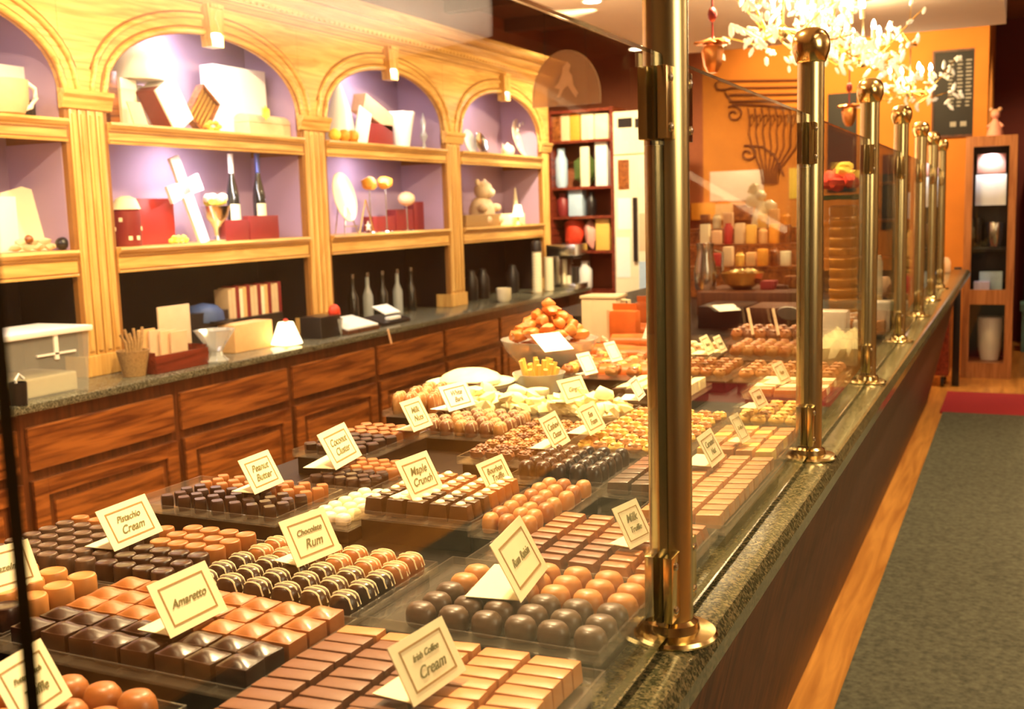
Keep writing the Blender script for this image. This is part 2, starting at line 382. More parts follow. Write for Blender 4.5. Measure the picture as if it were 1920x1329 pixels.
# ------------------------------------------------------------------ display hutch with arches
XF = -3.88
PC = [1.92, 3.71, 5.475, 7.245, 8.99]
hut = thing('display_hutch', 'tall golden oak wall hutch with arched plum bays and fluted pilasters', 'wall cabinet', (0, 0, 0))
PW = .125
ZS1, ZS2 = 2.075, 1.49
for i, y in enumerate(PC):
    hw = PW if i < 4 else .09
    bm = B(); box(bm, -4.28, XF-.005, y-hw, y+hw, ZB+.001, 2.7)
    pl = obj('pilaster', bm, OAKSHADE, hut)  # shade between the reeds put into the body colour
    bm = B()
    n = 4
    for k in range(n):
        yy = y-hw+.02+(2*hw-.04)*(k+.5)/n; ww = (2*hw-.04)/n*.36
        box(bm, XF-.006, XF+.002, yy-ww*1.18, yy+ww*1.18, ZB+.10, 2.12, .003); lathe(bm, [(ww*.7, ZB+.12), (ww*.7, 2.10)], 10, at=(XF+.001, yy, 0))
    obj('reeding', bm, OAK, pl, smooth=True)
    bm = B(); box(bm, XF-.012, XF+.001, y-hw+.001, y+hw-.001, 2.212, 2.70); obj('upper_panel', bm, OAKH, pl)
    bm = B(); prism(bm, [(XF-.01, 2.12), (XF+.012, 2.125), (XF+.014, 2.14), (XF+.02, 2.155), (XF+.022, 2.17), (XF+.034, 2.185), (XF+.036, 2.205), (XF-.01, 2.21)], y-hw-.022, y+hw+.022, 'Y')
    obj('capital', bm, OAKH, pl)
    bm = B(); box(bm, -4.0, XF+.012, y-hw-.008, y+hw+.008, ZB+.001, ZB+.10, .004); obj('plinth', bm, OAK, pl)
for i in range(4):
    ya, yb = PC[i]+PW, PC[i+1]-(PW if i < 3 else .09)
    yc, hw = (ya+yb)/2, (yb-ya)/2
    zs, za = 2.15, 2.57
    arc = lambda o, n=28: [(yc-(hw+o)*math.cos(PI*k/n)*(1), zs+(za-zs+o)*max(0, math.sin(PI*k/n))**.8) for k in range(n+1)]
    ip = arc(0)
    # spandrel panel above the arch: strip from the arch curve to the top
    bm = B()
    for x in (XF-.03, XF):
        lo = [bm.verts.new((x, q[0], q[1])) for q in ip]; hi = [bm.verts.new((x, q[0], 2.72)) for q in ip]
        for k in range(len(ip)-1): bm.faces.new((lo[k], lo[k+1], hi[k+1], hi[k]))
        if x == XF-.03: plo = lo
        else:
            for k in range(len(ip)-1): bm.faces.new((plo[k], plo[k+1], lo[k+1], lo[k]))
    sp = obj('arch_panel', bm, OAKH, hut)
    bm = B()
    for o0, th in ((.012, .016), (.085, .014)):
        pts = [(XF+.004, q[0], q[1]) for q in arc(o0)]
        pts = [q for q in pts if ya-PW*.75 < q[1] < yb+PW*.75]
        tube(bm, pts, th, 8)
    obj('arch_molding', bm, OAKH, sp, smooth='all')
    bm = B()
    for o0 in (.031, .104, -.004):
        pts = [(XF+.001, q[0], q[1]) for q in arc(o0)]
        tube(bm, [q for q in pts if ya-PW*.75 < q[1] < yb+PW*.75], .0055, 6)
    obj('arch_groove_shade', bm, OAKSHADE, sp, smooth='all')  # dark strips painted in as shade beside the molding
    bm = B(); prism(bm, [(yc-.045, 2.505), (yc+.045, 2.505), (yc+.065, 2.72), (yc-.065, 2.72)], XF-.02, XF+.05, 'X'); ks = obj('keystone', bm, IVORY if 0 else OAK, sp)
    bm = B(); prism(bm, [(yc-.05, 2.70), (yc+.05, 2.70), (yc+.05, 2.72), (yc-.05, 2.72)], XF+.05, XF+.062, 'X'); tube(bm, [(XF+.050, yc, 2.56), (XF+.050, yc+.012, 2.60), (XF+.050, yc-.012, 2.65), (XF+.050, yc, 2.69)], .006); obj('scroll', bm, OAK, ks, smooth=True)
    # shelves
    for zt, zb in ((ZS1, 1.975), (ZS2, 1.37)):
        bm = B(); box(bm, -4.27, XF-.006, ya-.001, yb+.001, zb+.045, zt)
        s = obj('shelf', bm, OAKH, hut)
        bm = B(); prism(bm, [(XF-.006, zt-.005), (XF+.022, zt), (XF+.026, zt-.012), (XF+.014, zt-.026), (XF+.002, zt-.034), (XF+.002, zb+.016), (XF+.010, zb+.008), (XF+.008, zb), (XF-.006, zb)], ya-.001, yb+.001, 'Y')
        rl = obj('shelf_rail', bm, OAKH, s)
        bm = B(); box(bm, XF+.0022, XF+.008, ya+.001, yb-.001, zt-.045, zt-.037); box(bm, XF+.0022, XF+.009, ya+.001, yb-.001, zb+.013, zb+.019); obj('rail_groove_shade', bm, OAKSHADE, rl)
    bm = B(); box(bm, -4.28, -4.265, ya, yb, ZS2, 2.72); obj('back_panel', bm, PURP, hut)['label'] = 'plum painted back panel'
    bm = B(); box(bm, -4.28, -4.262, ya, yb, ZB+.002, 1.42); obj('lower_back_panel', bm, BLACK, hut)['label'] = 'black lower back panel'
    for q, yy in ((ya, 1), (yb, -1)):
        bm = B(); box(bm, -4.265, XF-.035, min(q, q+yy*.006), max(q, q+yy*.006), ZS2+.001, 1.974); box(bm, -4.265, XF-.035, min(q, q+yy*.006), max(q, q+yy*.006), ZS1+.001, 2.655)
        obj('side_lining', bm, PURP, hut)['label'] = 'plum painted side of a bay'
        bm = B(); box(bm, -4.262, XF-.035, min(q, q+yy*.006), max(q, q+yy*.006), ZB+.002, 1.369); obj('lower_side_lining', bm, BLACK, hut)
    bm = B(); box(bm, -4.27, XF-.03, ya, yb, 2.66, 2.68); obj('bay_ceiling', bm, PURP, hut)
    # tube lamps hidden behind the arch and behind the shelf rail (the bays glow in the photo)
    tl = thing('strip_lamp', 'white strip lamp inside the top of arched bay '+['at far left', 'second from left', 'third from left', 'fourth from left'][i], 'strip lamp', (XF-.09, yc, 2.64), group='strip lamps in the hutch bays')
    bm = B(); box(bm, -.02, .02, -hw*.7, hw*.7, -.012, .018); obj('housing', bm, WHT, tl)
    bm = B(); box(bm, -.012, .012, -hw*.66, hw*.66, -.02, -.0125); obj('tube', bm, glow('lamp_cool', (.85, .86, 1), 4), tl)
    area('bay_lamp', (XF-.09, yc, 2.61), .05, (3.5, 8, 6, 4)[i], (.92, .88, 1), (-4.15, yc, 1.9), hw*1.3)
    area('bay_lamp', (XF-.07, yc, 1.965), .05, (3, 6, 5, .6)[i], (.92, .88, 1), (-4.15, yc, 1.4), hw*1.3)
# entablature and cornice
bm = B(); prism(bm, [(-4.28, 2.72), (XF+.004, 2.70), (XF+.014, 2.71), (XF+.014, 2.725), (XF+.03, 2.74), (XF+.05, 2.745), (XF+.055, 2.765), (XF+.07, 2.78), (XF+.07, 2.795), (XF+.13, 2.815), (XF+.15, 2.83), (XF+.15, 2.845), (XF+.20, 2.86), (XF+.215, 2.875), (XF+.215, 2.90), (-4.28, 2.90)], 1.0, 9.12, 'Y')
co = obj('cornice', bm, OAKH, hut)
bm = B(); box(bm, XF+.014, XF+.0165, 1.0, 9.12, 2.716, 2.724); box(bm, XF+.05, XF+.058, 1.0, 9.12, 2.750, 2.757); box(bm, XF+.07, XF+.073, 1.0, 9.12, 2.796, 2.802); box(bm, XF+.15, XF+.153, 1.0, 9.12, 2.832, 2.84); obj('cornice_groove_shade', bm, OAKSHADE, co)
bm = B()
for k in range(150): box(bm, XF+.055, XF+.072, 1.1+k*.053, 1.1+k*.053+.028, 2.766, 2.79)
obj('dentil_band', bm, OAKH, co)

# ------------------------------------------------------------------ chocolates
PROTO = {}
def shape_mesh(kind, w, d, h):
    bm = B(); r = min(w, d)/2
    if kind == 'disc':
        lathe(bm, [(r*.94, 0), (r, h*.1), (r, h*.86), (r*.93, h*.97), (r*.8, h), (r*.72, h*.975), (0, h*.97)], 20)
    elif kind == 'dome':
        lathe(bm, [(r*.92, 0), (r, h*.22), (r*.99, h*.5), (r*.9, h*.74), (r*.7, h*.91), (r*.4, h*.985), (0, h)], 20)
        for v in bm.verts: v.co.x *= w/(2*r); v.co.y *= d/(2*r)
    elif kind == 'square':
        g = box(bm, -w/2, w/2, -d/2, d/2, 0, h*.82, .003)
        n = 8
        gr = [[bm.verts.new((-w*.46+w*.92*i/n, -d*.46+d*.92*j/n, h*.80+h*.22*math.sin(PI*i/n)**.6*math.sin(PI*j/n)**.6*(.75+.45*math.sin(3.2*i/n+1.2*j/n)))) for j in range(n+1)] for i in range(n+1)]
        for i in range(n):
            for j in range(n): bm.faces.new((gr[i][j], gr[i+1][j], gr[i+1][j+1], gr[i][j+1]))
    elif kind == 'bar':
        box(bm, -w/2, w/2, -d/2, d/2, 0, h, .0025)
        for v in bm.verts:
            if v.co.z > h*.5: v.co.z += .12*h*v.co.x/w; v.co.x *= .95; v.co.y *= .93
    elif kind == 'tri':
        box(bm, -w/2, w/2, -d/2, d/2, 0, h, .004)
        for v in bm.verts:
            if v.co.z > h*.5: v.co.x *= .84; v.co.y *= .8
    elif kind == 'hex':
        lathe(bm, [(r, 0), (r*1.04, h*.5), (r*1.0, h*.9), (r*.85, h), (0, h*.98)], 8, wob=lambda a, z: 1+.10*math.cos(4*a))
    elif kind == 'nut':
        rn = random.Random(int(w*1e5)); ball(bm, r, (0, 0, h*.42), (1.05, .95, h/(2*r)*.9), 2, .25, rn)
        for k in range(5):
            a = k*1.3; ball(bm, r*.4, (r*.5*math.cos(a), r*.5*math.sin(a), h*.7), (1, .8, .8), 1, .3, rn)
    elif kind == 'stick':
        lathe(bm, [(r*.8, -w/2), (r, -w*.45), (r, w*.45), (r*.8, w/2)], 8, mat=Matrix.Translation((0, 0, r)) @ Matrix.Rotation(PI/2, 4, 'Y') )
    elif kind == 'shard':
        rn = random.Random(int(w*1e5+d*1e4)); ball(bm, r, (0, 0, h*.4), (1.3, .9, h/(2*r)), 1, .7, rn)
    return bm
def top_mesh(kind, w, d, h):
    bm = B(); r = min(w, d)/2
    if kind == 'dot': lathe(bm, [(r*.62, h*.96), (r*.58, h*1.06), (r*.34, h*1.14), (0, h*1.16)], 14)
    elif kind == 'stripe':
        for o in (-.55, -.05, .45):
            pts = []
            for k in range(9):
                u = -1+k/4; lim = math.sqrt(max(.05, 1-o*o))*.985; x = u*lim*r; rho = min(.995, math.hypot(u*lim, o))
                pts.append((x*w/(2*r), r*o*d/(2*r), h*(1-rho**3.5)**(1/3.5)))
            tube(bm, pts, r*.075, 5)
    return bm
NAMES = {'disc': 'chocolate_disc', 'dome': 'chocolate_truffle', 'square': 'chocolate_square', 'bar': 'chocolate_bar', 'tri': 'chocolate_block', 'hex': 'chocolate_cup', 'nut': 'nut_cluster', 'stick': 'candy_stick', 'shard': 'candy_chunk'}
KINDW = {'disc': 'round', 'dome': 'domed', 'square': 'square', 'bar': 'oblong', 'tri': 'blocky', 'hex': 'small', 'nut': 'knobbly', 'stick': 'stick', 'shard': 'rough'}
CATS = {'nut': 'nut cluster', 'stick': 'candy stick', 'shard': 'candy'}
def piece(kind, w, d, h, mat, top=None):
    key = (kind, round(w, 3), round(d, 3), round(h, 3), mat.name, top)
    if key not in PROTO:
        o = obj(NAMES[kind], shape_mesh(kind, w, d, h), mat, None, None, 38)
        if top:
            c = obj('icing_top' if top == 'dot' else 'icing_stripes', top_mesh(top, w, d, h), IVORY, o, None, True); c['label'] = 'ivory icing'
        PROTO[key] = o; return o
    return copytree(PROTO[key])
def cname(m):
    return {'dark_chocolate': 'dark', 'glare_grey_dark_chocolate': 'greyish dark', 'milk_chocolate': 'milk', 'light_milk_chocolate': 'pale milk', 'brown_chocolate': 'brown', 'white_chocolate': 'ivory', 'toasted_nut': 'toasted', 'golden_candy': 'golden', 'pale_candy': 'pale pink', 'ivory_icing': 'ivory'}.get(m.name, m.name.replace('_', ' '))
def plate(key, x0, x1, y0, y1, z, base, lab, riser=True):
    t = thing('display_tray', lab, 'tray', ((x0+x1)/2, (y0+y1)/2, base), group='display trays on the counter deck')
    w, d = (x1-x0)/2, (y1-y0)/2; h = z-base
    if riser and h > .012:
        bm = B(); box(bm, -w*.93, w*.93, -d*.93, d*.93, 0, h-.006, .002); obj('riser', bm, BLKP, t)
    bm = B(); box(bm, -w, w, -d, d, h-.005, h-.001)
    for a, b, c, e in ((-w, w, -d, -d+.003), (-w, w, d-.003, d), (-w, -w+.003, -d+.003, d-.003), (w-.003, w, -d+.003, d-.003)): box(bm, a, b, c, e, h-.001, h+.011)
    obj('acrylic_plate', bm, ACR, t)
    return t
def tray(key, lab, x0, x1, y0, y1, nx, ny, kind, h, col, top=None, z=ZD+.035, mx=(.012, .012), my=(.012, .012), fill=.91, jit=.03, skip=None, base=ZD, stag=0, noplate=False):
    if not noplate: plate(key, x0-mx[0], x1+mx[1], y0-my[0], y1+my[1], z, base, lab)
    px, py = (x1-x0)/nx, (y1-y0)/ny
    for j in range(ny):
        for i in range(nx):
            if skip and skip(i, j): continue
            m = col(i, j)
            k = kind(i, j) if callable(kind) else kind
            tp = top(i, j) if callable(top) else top
            o = piece(k, px*fill, py*fill, h, m, tp)
            o.location = (x0+px*(i+.5)+(stag*px*(j % 2))+rnd.uniform(-1, 1)*jit*px, y0+py*(j+.5)+rnd.uniform(-1, 1)*jit*py, z)
            o.rotation_euler = (0, 0, rnd.uniform(-1, 1)*jit*1.6)
            kw = NAMES[k].split('_')[-1]
            l = f"{cname(m)} {KINDW[k]} {'chocolate' if 'chocolate' in m.name or k in ('disc','dome','square','bar','tri','hex') else 'sweet'}, {ORD[j+1]} row, {ORD[i+1]} from left, {key} tray"
            tag(o, l, CATS.get(k, 'chocolate'), f'sweets in the {key} tray')
def text_mesh(cu, mat, name='lettering'):
    tmp = bpy.data.objects.new('tmp', cu); me = bpy.data.meshes.new_from_object(tmp); bpy.data.objects.remove(tmp); bpy.data.curves.remove(cu)
    me.name = name; me.materials.clear(); me.materials.append(mat)
    f = bpy.data.objects.new(name, me); COL.objects.link(f); return f
def cardthing(word, where, bl, br, tl, z, size=.011, font_mat=None, mat=None, lines=None, flap=True, lean=28, blank=False):
    """tent card: bottom edge from pixel bl to br at height z, leaning back"""
    P0, P1 = az(*bl, z), az(*br, z)
    e = (P1-P0); W = e.length; e.normalize()
    nrm = Vector((e.y, -e.x, 0))              # faces the aisle
    up = (Vector((0, 0, 1))*math.cos(math.radians(lean)) - nrm*math.sin(math.radians(lean)))
    n2 = e.cross(up); n2.normalize()
    d = ray(*tl); tt = (P0-EYE).dot(n2)/d.dot(n2); TL = EYE+d*tt
    Hh = max(.6*W, min(1.1*W, (TL-P0).dot(up)))
    rot = Matrix((e, up, n2)).transposed()
    mw = Matrix.Translation(P0) @ rot.to_4x4()
    lab = f'{"white" if mat is CARDW else "cream"} {"blank " if blank else ""}card {"reading "+word+", " if word else ""}{where}'
    bm = B(); box(bm, 0, W, 0, Hh, -.0012, 0)
    if flap: # folded foot resting behind
        fl = Vector((0, 0, 1)); back = mw.inverted().to_3x3() @ (-nrm)
        q = [Vector((.004, .001, -.0006)), Vector((W-.004, .001, -.0006))]
        v = [bm.verts.new(q[0]), bm.verts.new(q[1]), bm.verts.new(q[1]+back*W*.55), bm.verts.new(q[0]+back*W*.55)]
        dz = mw.inverted().to_3x3() @ Vector((0, 0, .001))
        v2 = [bm.verts.new(a.co+dz) for a in v]
        bm.faces.new(v); bm.faces.new(v2)
        for i in range(4): bm.faces.new((v[i], v[(i+1) % 4], v2[(i+1) % 4], v2[i]))
    o = obj('name_card', bm, mat or CARD); o.matrix_world = mw; tag(o, lab, 'card', 'name cards standing among the sweets')
    if blank: return o
    bm = B(); a, b2 = W*.12, Hh*.14; s = W*.022
    for x0, x1, y0, y1 in ((a, W-a, b2, b2+s), (a, W-a, Hh-b2-s, Hh-b2), (a, a+s, b2+s, Hh-b2-s), (W-a-s, W-a, b2+s, Hh-b2-s)): box(bm, x0, x1, y0, y1, .0002, .0006)
    obj('border', bm, BORD, o)['label'] = 'brown printed border'
    if lines:
        n = len(lines)
        for i, L in enumerate(lines):
            cu = bpy.data.curves.new('lettering', 'FONT'); cu.body = L; cu.align_x = 'CENTER'; cu.align_y = 'CENTER'; cu.shear = .45
            cu.size = min(Hh*.27, W*1.18/max(4, len(L))); cu.extrude = .0002; cu.offset = .0002
            f = text_mesh(cu, INK); f.parent = o
            f.location = (W/2, Hh*(.5+(n-1)*.13-.26*i), .0007); f['label'] = 'olive script lettering'
    return o

two = lambda a, b, n: (lambda i, j: a if j < n else b)
# nearest rows ------------------------------------------------------
tray('Irish Coffee Cream', 'clear tray of oblong chocolates under the Irish Coffee Cream card', -.745, -.425, .74, 1.06, 5, 12, 'bar', .024,
     lambda i, j: MID if (j < 11 and i < 2) or (j < 9 and i == 2) or (j < 6) else MILKL, z=ZD+.028, fill=.94, mx=(.012, .02))
tray('Amaretto', 'raised clear tray of square chocolates under the Amaretto card', -1.125, -.76, .885, 1.085, 8, 5, 'square', .030, two(DARK, MILK, 2), z=ZD+.033, fill=.92, jit=.06, mx=(.012, .012))
tray('Butterscotch', 'tray of tall round milk chocolates in the lower left corner', -1.16, -.815, .56, .83, 7, 6, 'dome', .036, lambda i, j: MILK, z=ZD+.02)
tray('far left', 'tray of large round chocolates at the left picture edge', -1.365, -1.145, .90, 1.065, 4, 4, 'disc', .034, two(DARK, MILKL, 1), z=ZD+.033, fill=.97, mx=(.012, .002))
tray('left Pistachio', 'tray of greyish round chocolates left of the Pistachio Cream card', -1.45, -1.225, 1.10, 1.30, 6, 6, 'disc', .030, two(DARKG, MILK, 5), z=ZD+.03, mx=(.012, .002))
tray('Pistachio Cream', 'tray of dark and milk round chocolates under the Pistachio Cream card', -1.22, -1.075, 1.10, 1.32, 4, 6, 'disc', .030, two(DARK, MILK, 3), z=ZD+.03, mx=(.002, .012))
tray('Chocolate Rum', 'tray of icing striped domes under the Chocolate Rum card', -1.05, -.765, 1.105, 1.315, 6, 5, 'dome', .030, two(DARK, MILK, 3), 'stripe', z=ZD+.033, mx=(.012, .004))
tray('Rum Raisin', 'tray of shiny domed truffles under the Rum Raisin card', -.70, -.425, 1.115, 1.345, 6, 6, 'dome', .028, two(DARKG, MILKL, 3), z=ZD+.033, mx=(.053, .001), skip=lambda i, j: i == 0 and j == 5)
tray('Milk Truffle', 'tray of small blocky chocolates under the Milk Truffle card', -.685, -.43, 1.375, 1.62, 5, 8, 'tri', .020, lambda i, j: MID if j < 4 and i < 3 else MILK, z=ZD+.03, mx=(.05, .008))
tray('Peanut Butter', 'clear tray of small dark and milk pieces under the Peanut Butter card', -1.415, -1.145, 1.44, 1.62, 7, 7, 'hex', .024, two(DARK, MILK, 4), z=ZD+.034, mx=(.06, .01), stag=.2, fill=.96)
tray('Maple Crunch', 'raised tray of dotted chocolates under the Maple Crunch card', -1.005, -.80, 1.50, 1.71, 5, 7, 'tri', .030, two(DARK, MILK, 3), 'dot', z=ZD+.045, mx=(.01, .012))
tray('pale candy', 'tray of pale pink and ivory sweets left of the Maple Crunch tray', -1.11, -1.02, 1.47, 1.66, 3, 6, 'dome', .018, lambda i, j: PINKW if (i+j) % 3 else WCH, z=ZD+.03, fill=.9)
tray('Bourbon Truffle', 'tray of loosely piled milk truffles under the Bourbon Truffle card', -.785, -.69, 1.50, 1.78, 3, 7, 'dome', .030, lambda i, j: (MILKL, MILK, MILKL)[(i+j) % 3], z=ZD+.035, jit=.15)
tray('pale bar', 'long tray of pale oblong bars just right of the nearest post', -.565, -.425, 1.66, 2.10, 3, 12, 'bar', .022, lambda i, j: MILKL if i < 2 else NUT if j % 2 else MILKL, z=ZD+.03)
# second band
tray('Coconut', 'raised tray of small dark and milk pieces behind the Peanut Butter card', -1.40, -1.24, 1.86, 2.12, 5, 7, 'hex', .022, two(DARK, MILK, 4), z=ZD+.045, stag=.2)
tray('Coconut Cluster', 'tray of small dark and milk pieces under the Coconut Cluster card', -1.24, -1.10, 1.66, 1.84, 5, 6, 'hex', .022, two(DARK, MILK, 3), z=ZD+.034, stag=.2)
tray('peanut log', 'tray of icing striped nutty domes behind the Maple Crunch card', -1.30, -1.06, 2.16, 2.36, 7, 4, 'dome', .034, lambda i, j: MID if (i+j) % 3 else NUT, 'stripe', z=ZD+.035, jit=.1)
tray('tall nougat', 'tray of tall brown nougat domes against the red oak doors', -1.485, -1.355, 2.36, 2.60, 4, 3, 'dome', .055, lambda i, j: (NUT, MILK)[(i+j) % 2], 'stripe', z=ZD+.035, jit=.08)
tray('nut cluster', 'tray of knobbly nut clusters in the middle of the display', -1.045, -.90, 1.95, 2.32, 4, 9, 'nut', .028, lambda i, j: (NUT, MILKL, NUT, MID)[(i*3+j) % 4] if j > 1 else MID, z=ZD+.035, jit=.1)
tray('dark cherry', 'tray of shiny dark balls behind the Bourbon Truffle card', -.875, -.70, 1.84, 2.03, 5, 5, 'dome', .036, lambda i, j: DARK, z=ZD+.034, jit=.08)
tray('golden nut', 'tray of golden nut pieces behind the dark balls', -.86, -.63, 2.10, 2.55, 6, 10, 'nut', .022, lambda i, j: (YEL, MILKL)[(i+j) % 2], z=ZD+.036, jit=.1)
tray('slate bar', 'tray of dark glossy bars between the dark balls and nearest post', -.675, -.585, 1.80, 2.06, 2, 7, 'bar', .022, lambda i, j: DARKG if j < 3 else MID, z=ZD+.034)
tray('biscuit', 'tray of biscuit bars left of the nearest post', -.60, -.44, 2.14, 2.40, 4, 6, 'bar', .022, lambda i, j: MILKL if (i+j) % 3 else YEL, z=ZD+.03)
tray('cream bar', 'tray of cream topped dark bars right of the white chocolate', -1.0, -.80, 2.72, 2.98, 5, 7, 'bar', .03, lambda i, j: DARK if j == 0 else WCH, z=ZD+.035)
tray('coated almond', 'tray of golden lumps between the first two posts', -.60, -.44, 2.46, 2.70, 4, 5, 'nut', .03, lambda i, j: (YEL, MILKL)[(i*j) % 2], z=ZD+.036, jit=.1)
tray('wafer', 'raised tray of long pale wafer slices left of the second post', -.64, -.44, 2.78, 3.02, 3, 4, 'bar', .02, lambda i, j: WCH if j % 2 else MILKL, z=ZD+.05)
tray('caramel', 'tray of caramel lumps behind the wafer slices', -.74, -.46, 3.10, 3.34, 6, 4, 'nut', .036, lambda i, j: (MILKL, NUT)[(i+j) % 2], z=ZD+.04, jit=.1)
tray('pecan', 'tray of pecan clusters left of the caramel lumps', -.98, -.78, 3.10, 3.38, 5, 5, 'nut', .034, lambda i, j: (NUT, MILK)[(i+j) % 2], z=ZD+.04, jit=.1)
tray('orange peel', 'tray of orange coated sticks behind the cream bars', -1.30, -1.02, 3.05, 3.4, 4, 8, 'nut', .04, lambda i, j: (MILK, YEL, NUT)[(i+j) % 3], z=ZD+.04, jit=.1)
tray('pink nut', 'tray of reddish nut clusters behind the caramel lumps', -.88, -.63, 3.55, 3.80, 6, 4, 'nut', .05, lambda i, j: (MILK, NUT)[(i+j) % 2], z=ZD+.04, jit=.08)
tray('chocolate ball', 'tray of brown balls under the twin small cards', -.98, -.70, 3.95, 4.2, 6, 3, 'nut', .06, lambda i, j: (MILK, MID)[(i+j) % 2], z=ZD+.04, jit=.08)
tray('back almond', 'tray of coated almonds left of the reddish clusters', -1.16, -.94, 3.5, 3.75, 5, 4, 'nut', .04, lambda i, j: (NUT, WCH)[(i+j) % 2], z=ZD+.04, jit=.08)
tray('white chunk', 'tray heaped with ivory chunks behind the second post', -.60, -.45, 3.5, 3.95, 3, 7, 'shard', .07, lambda i, j: WCH, z=ZD+.04, jit=.15)
tray('far block', 'tray of pale blocks beyond the ivory chunks', -.70, -.46, 4.3, 4.7, 4, 4, 'bar', .05, lambda i, j: (PINKW, MILKL)[(i+j) % 2], z=ZD+.04, jit=.1)
for k, (x, y) in enumerate(((-1.28, 2.50), (-1.16, 2.48), (-1.04, 2.52), (-.94, 2.50))):
    for q in range(34):
        o = piece('shard', .05, .045, .032, WCH)
        a = rnd.uniform(0, 2*PI); r = .055*math.sqrt(rnd.random())
        o.location = (x+r*math.cos(a)*1.1, y+r*math.sin(a), ZD+.036+.065*(1-r/.055)*rnd.random()+.002); o.rotation_euler = (rnd.uniform(-.5, .5), rnd.uniform(-.5, .5), rnd.uniform(0, 6))
        tag(o, ['ivory white chocolate chunk in the leftmost bright heap', 'ivory white chocolate chunk in the bright heap, second from left', 'ivory white chocolate chunk in the bright heap, third from left', 'ivory white chocolate chunk in the rightmost bright heap'][k], 'candy', f'white chocolate chunks in heap {ORD[k+1]} from left')
plate('white', -1.36, -.87, 2.42, 2.60, ZD+.036, ZD, 'clear tray carrying the heaped white chocolate chunks')

# cards: bottom-left px, bottom-right px, top-left px
zc = ZD+.062
cardthing('Irish Coffee Cream', 'in the nearest tray at bottom centre', (776, 1326), (875, 1256), (734, 1211), zc, lines=['Irish Coffee', 'Cream'])
cardthing('Amaretto', 'on the square chocolates', (320, 1197), (427, 1142), (289, 1092), zc+.003, lines=['Amaretto'])
cardthing('Butterscotch Truffle', 'in the lower left corner', (40, 1372), (136, 1304), (-18, 1252), zc, lines=['Butterscotch', 'Truffle'])
cardthing('', 'cut by the left picture edge above the large round chocolates', (-30, 1122), (80, 1088), (-60, 1040), zc+.003, lines=['Hazelnut'])
cardthing('Pistachio Cream', 'at the left, above greyish round chocolates', (215, 1034), (306, 995), (172, 962), zc, lines=['Pistachio', 'Cream'])
cardthing('Chocolate Rum', 'on the striped domes', (558, 1064), (641, 1030), (533, 975), zc, lines=['Chocolate', 'Rum'])
cardthing('Rum Raisin', 'on the shiny domes left of the nearest post', (977, 1130), (1028, 1064), (944, 1042), zc, lines=['Rum Raisin'])
cardthing('Milk Truffle', 'just left of the nearest post', (1182, 1030), (1226, 1007), (1151, 952), zc-.004, lines=['Milk', 'Truffle'])
cardthing('Peanut Butter', 'over small dark and milk pieces', (478, 927), (533, 903), (453, 861), zc+.002, lines=['Peanut', 'Butter'])
cardthing('Coconut Cluster', 'in front of the red oak cabinet doors', (630, 881), (679, 853), (604, 817), zc, lines=['Coconut', 'Cluster'])
cardthing('Maple Crunch', 'over the dotted chocolates', (775, 940), (833, 915), (750, 862), zc+.012, lines=['Maple', 'Crunch'])
cardthing('Bourbon Truffle', 'between dotted chocolates and dark balls', (918, 925), (966, 902), (902, 868), zc, lines=['Bourbon', 'Truffle'])
cardthing('Milk Nuts', 'left of the white chocolate heaps', (776, 810), (812, 796), (757, 752), zc+.01, lines=['Milk', 'Nuts'])
cardthing('White Bark', 'standing in the white chocolate heaps', (842, 772), (892, 758), (820, 735), zc+.01, lines=['White', 'Bark'], mat=CARDW)
cardthing('Cashew Cluster', 'over the dark balls', (1040, 845), (1070, 826), (1011, 785), zc, lines=['Cashew', 'Cluster'])
cardthing('Sea Foam', 'left of the nearest post among golden nuts', (1107, 817), (1137, 800), (1090, 762), zc+.006, lines=['Sea', 'Foam'])
cardthing('Ginger', 'behind the glass bowl of sticks', (1062, 757), (1108, 745), (1056, 718), zc+.01, lines=['Ginger'])
for w, wh, a, b, c in (('', 'on the reddish clusters left of the dispenser', (1098, 704), (1122, 698), (1085, 663)), ('', 'below the cream dispenser', (1148, 679), (1168, 674), (1136, 642)),
                       ('', 'highest on the orange packs by the nearest post', (1204, 634), (1223, 636), (1196, 597)), ('', 'narrow, on caramels left of the nearest post', (1198, 752), (1211, 740), (1189, 712))):
    cardthing(w, wh, a, b, c, zc+.01, mat=CARDW, lines=['Mint'] if 0 else None)
cardthing('', 'slim and slanted beside the nearest post on golden lumps', (1335, 877), (1360, 855), (1318, 812), zc, lines=['Caramel', 'Nut'])
cardthing('', 'slim and slanted in the middle of the golden lumps', (1392, 832), (1408, 822), (1378, 772), zc, lines=['Toffee'])
cardthing('', 'slim and slanted on the wafer slices', (1422, 768), (1441, 757), (1413, 728), zc+.015, lines=['Wafer'])
cardthing('', 'slim and slanted beside the second post', (1466, 722), (1484, 712), (1459, 678), zc+.01, lines=['Pecan'])
cardthing('', 'left one of the twin small cards on brown balls', (1328, 666), (1342, 658), (1318, 630), zc+.04, lines=['Rocher'] if 0 else ['Mocha'])
cardthing('', 'right one of the twin small cards on brown balls', (1352, 662), (1364, 656), (1341, 630), zc+.04, lines=['Orange'])
cardthing('', 'flat on the dark tin behind the brown balls', (1349, 584), (1390, 581), (1341, 572), ay(1365, 579, 4.78).z, mat=CARDW, blank=True, flap=False, lean=70)
cardthing('', 'lying on the glass bowl of pastries', (1022, 660), (1076, 654), (998, 627), 1.235, mat=CARDW, blank=True, flap=False, lean=60)

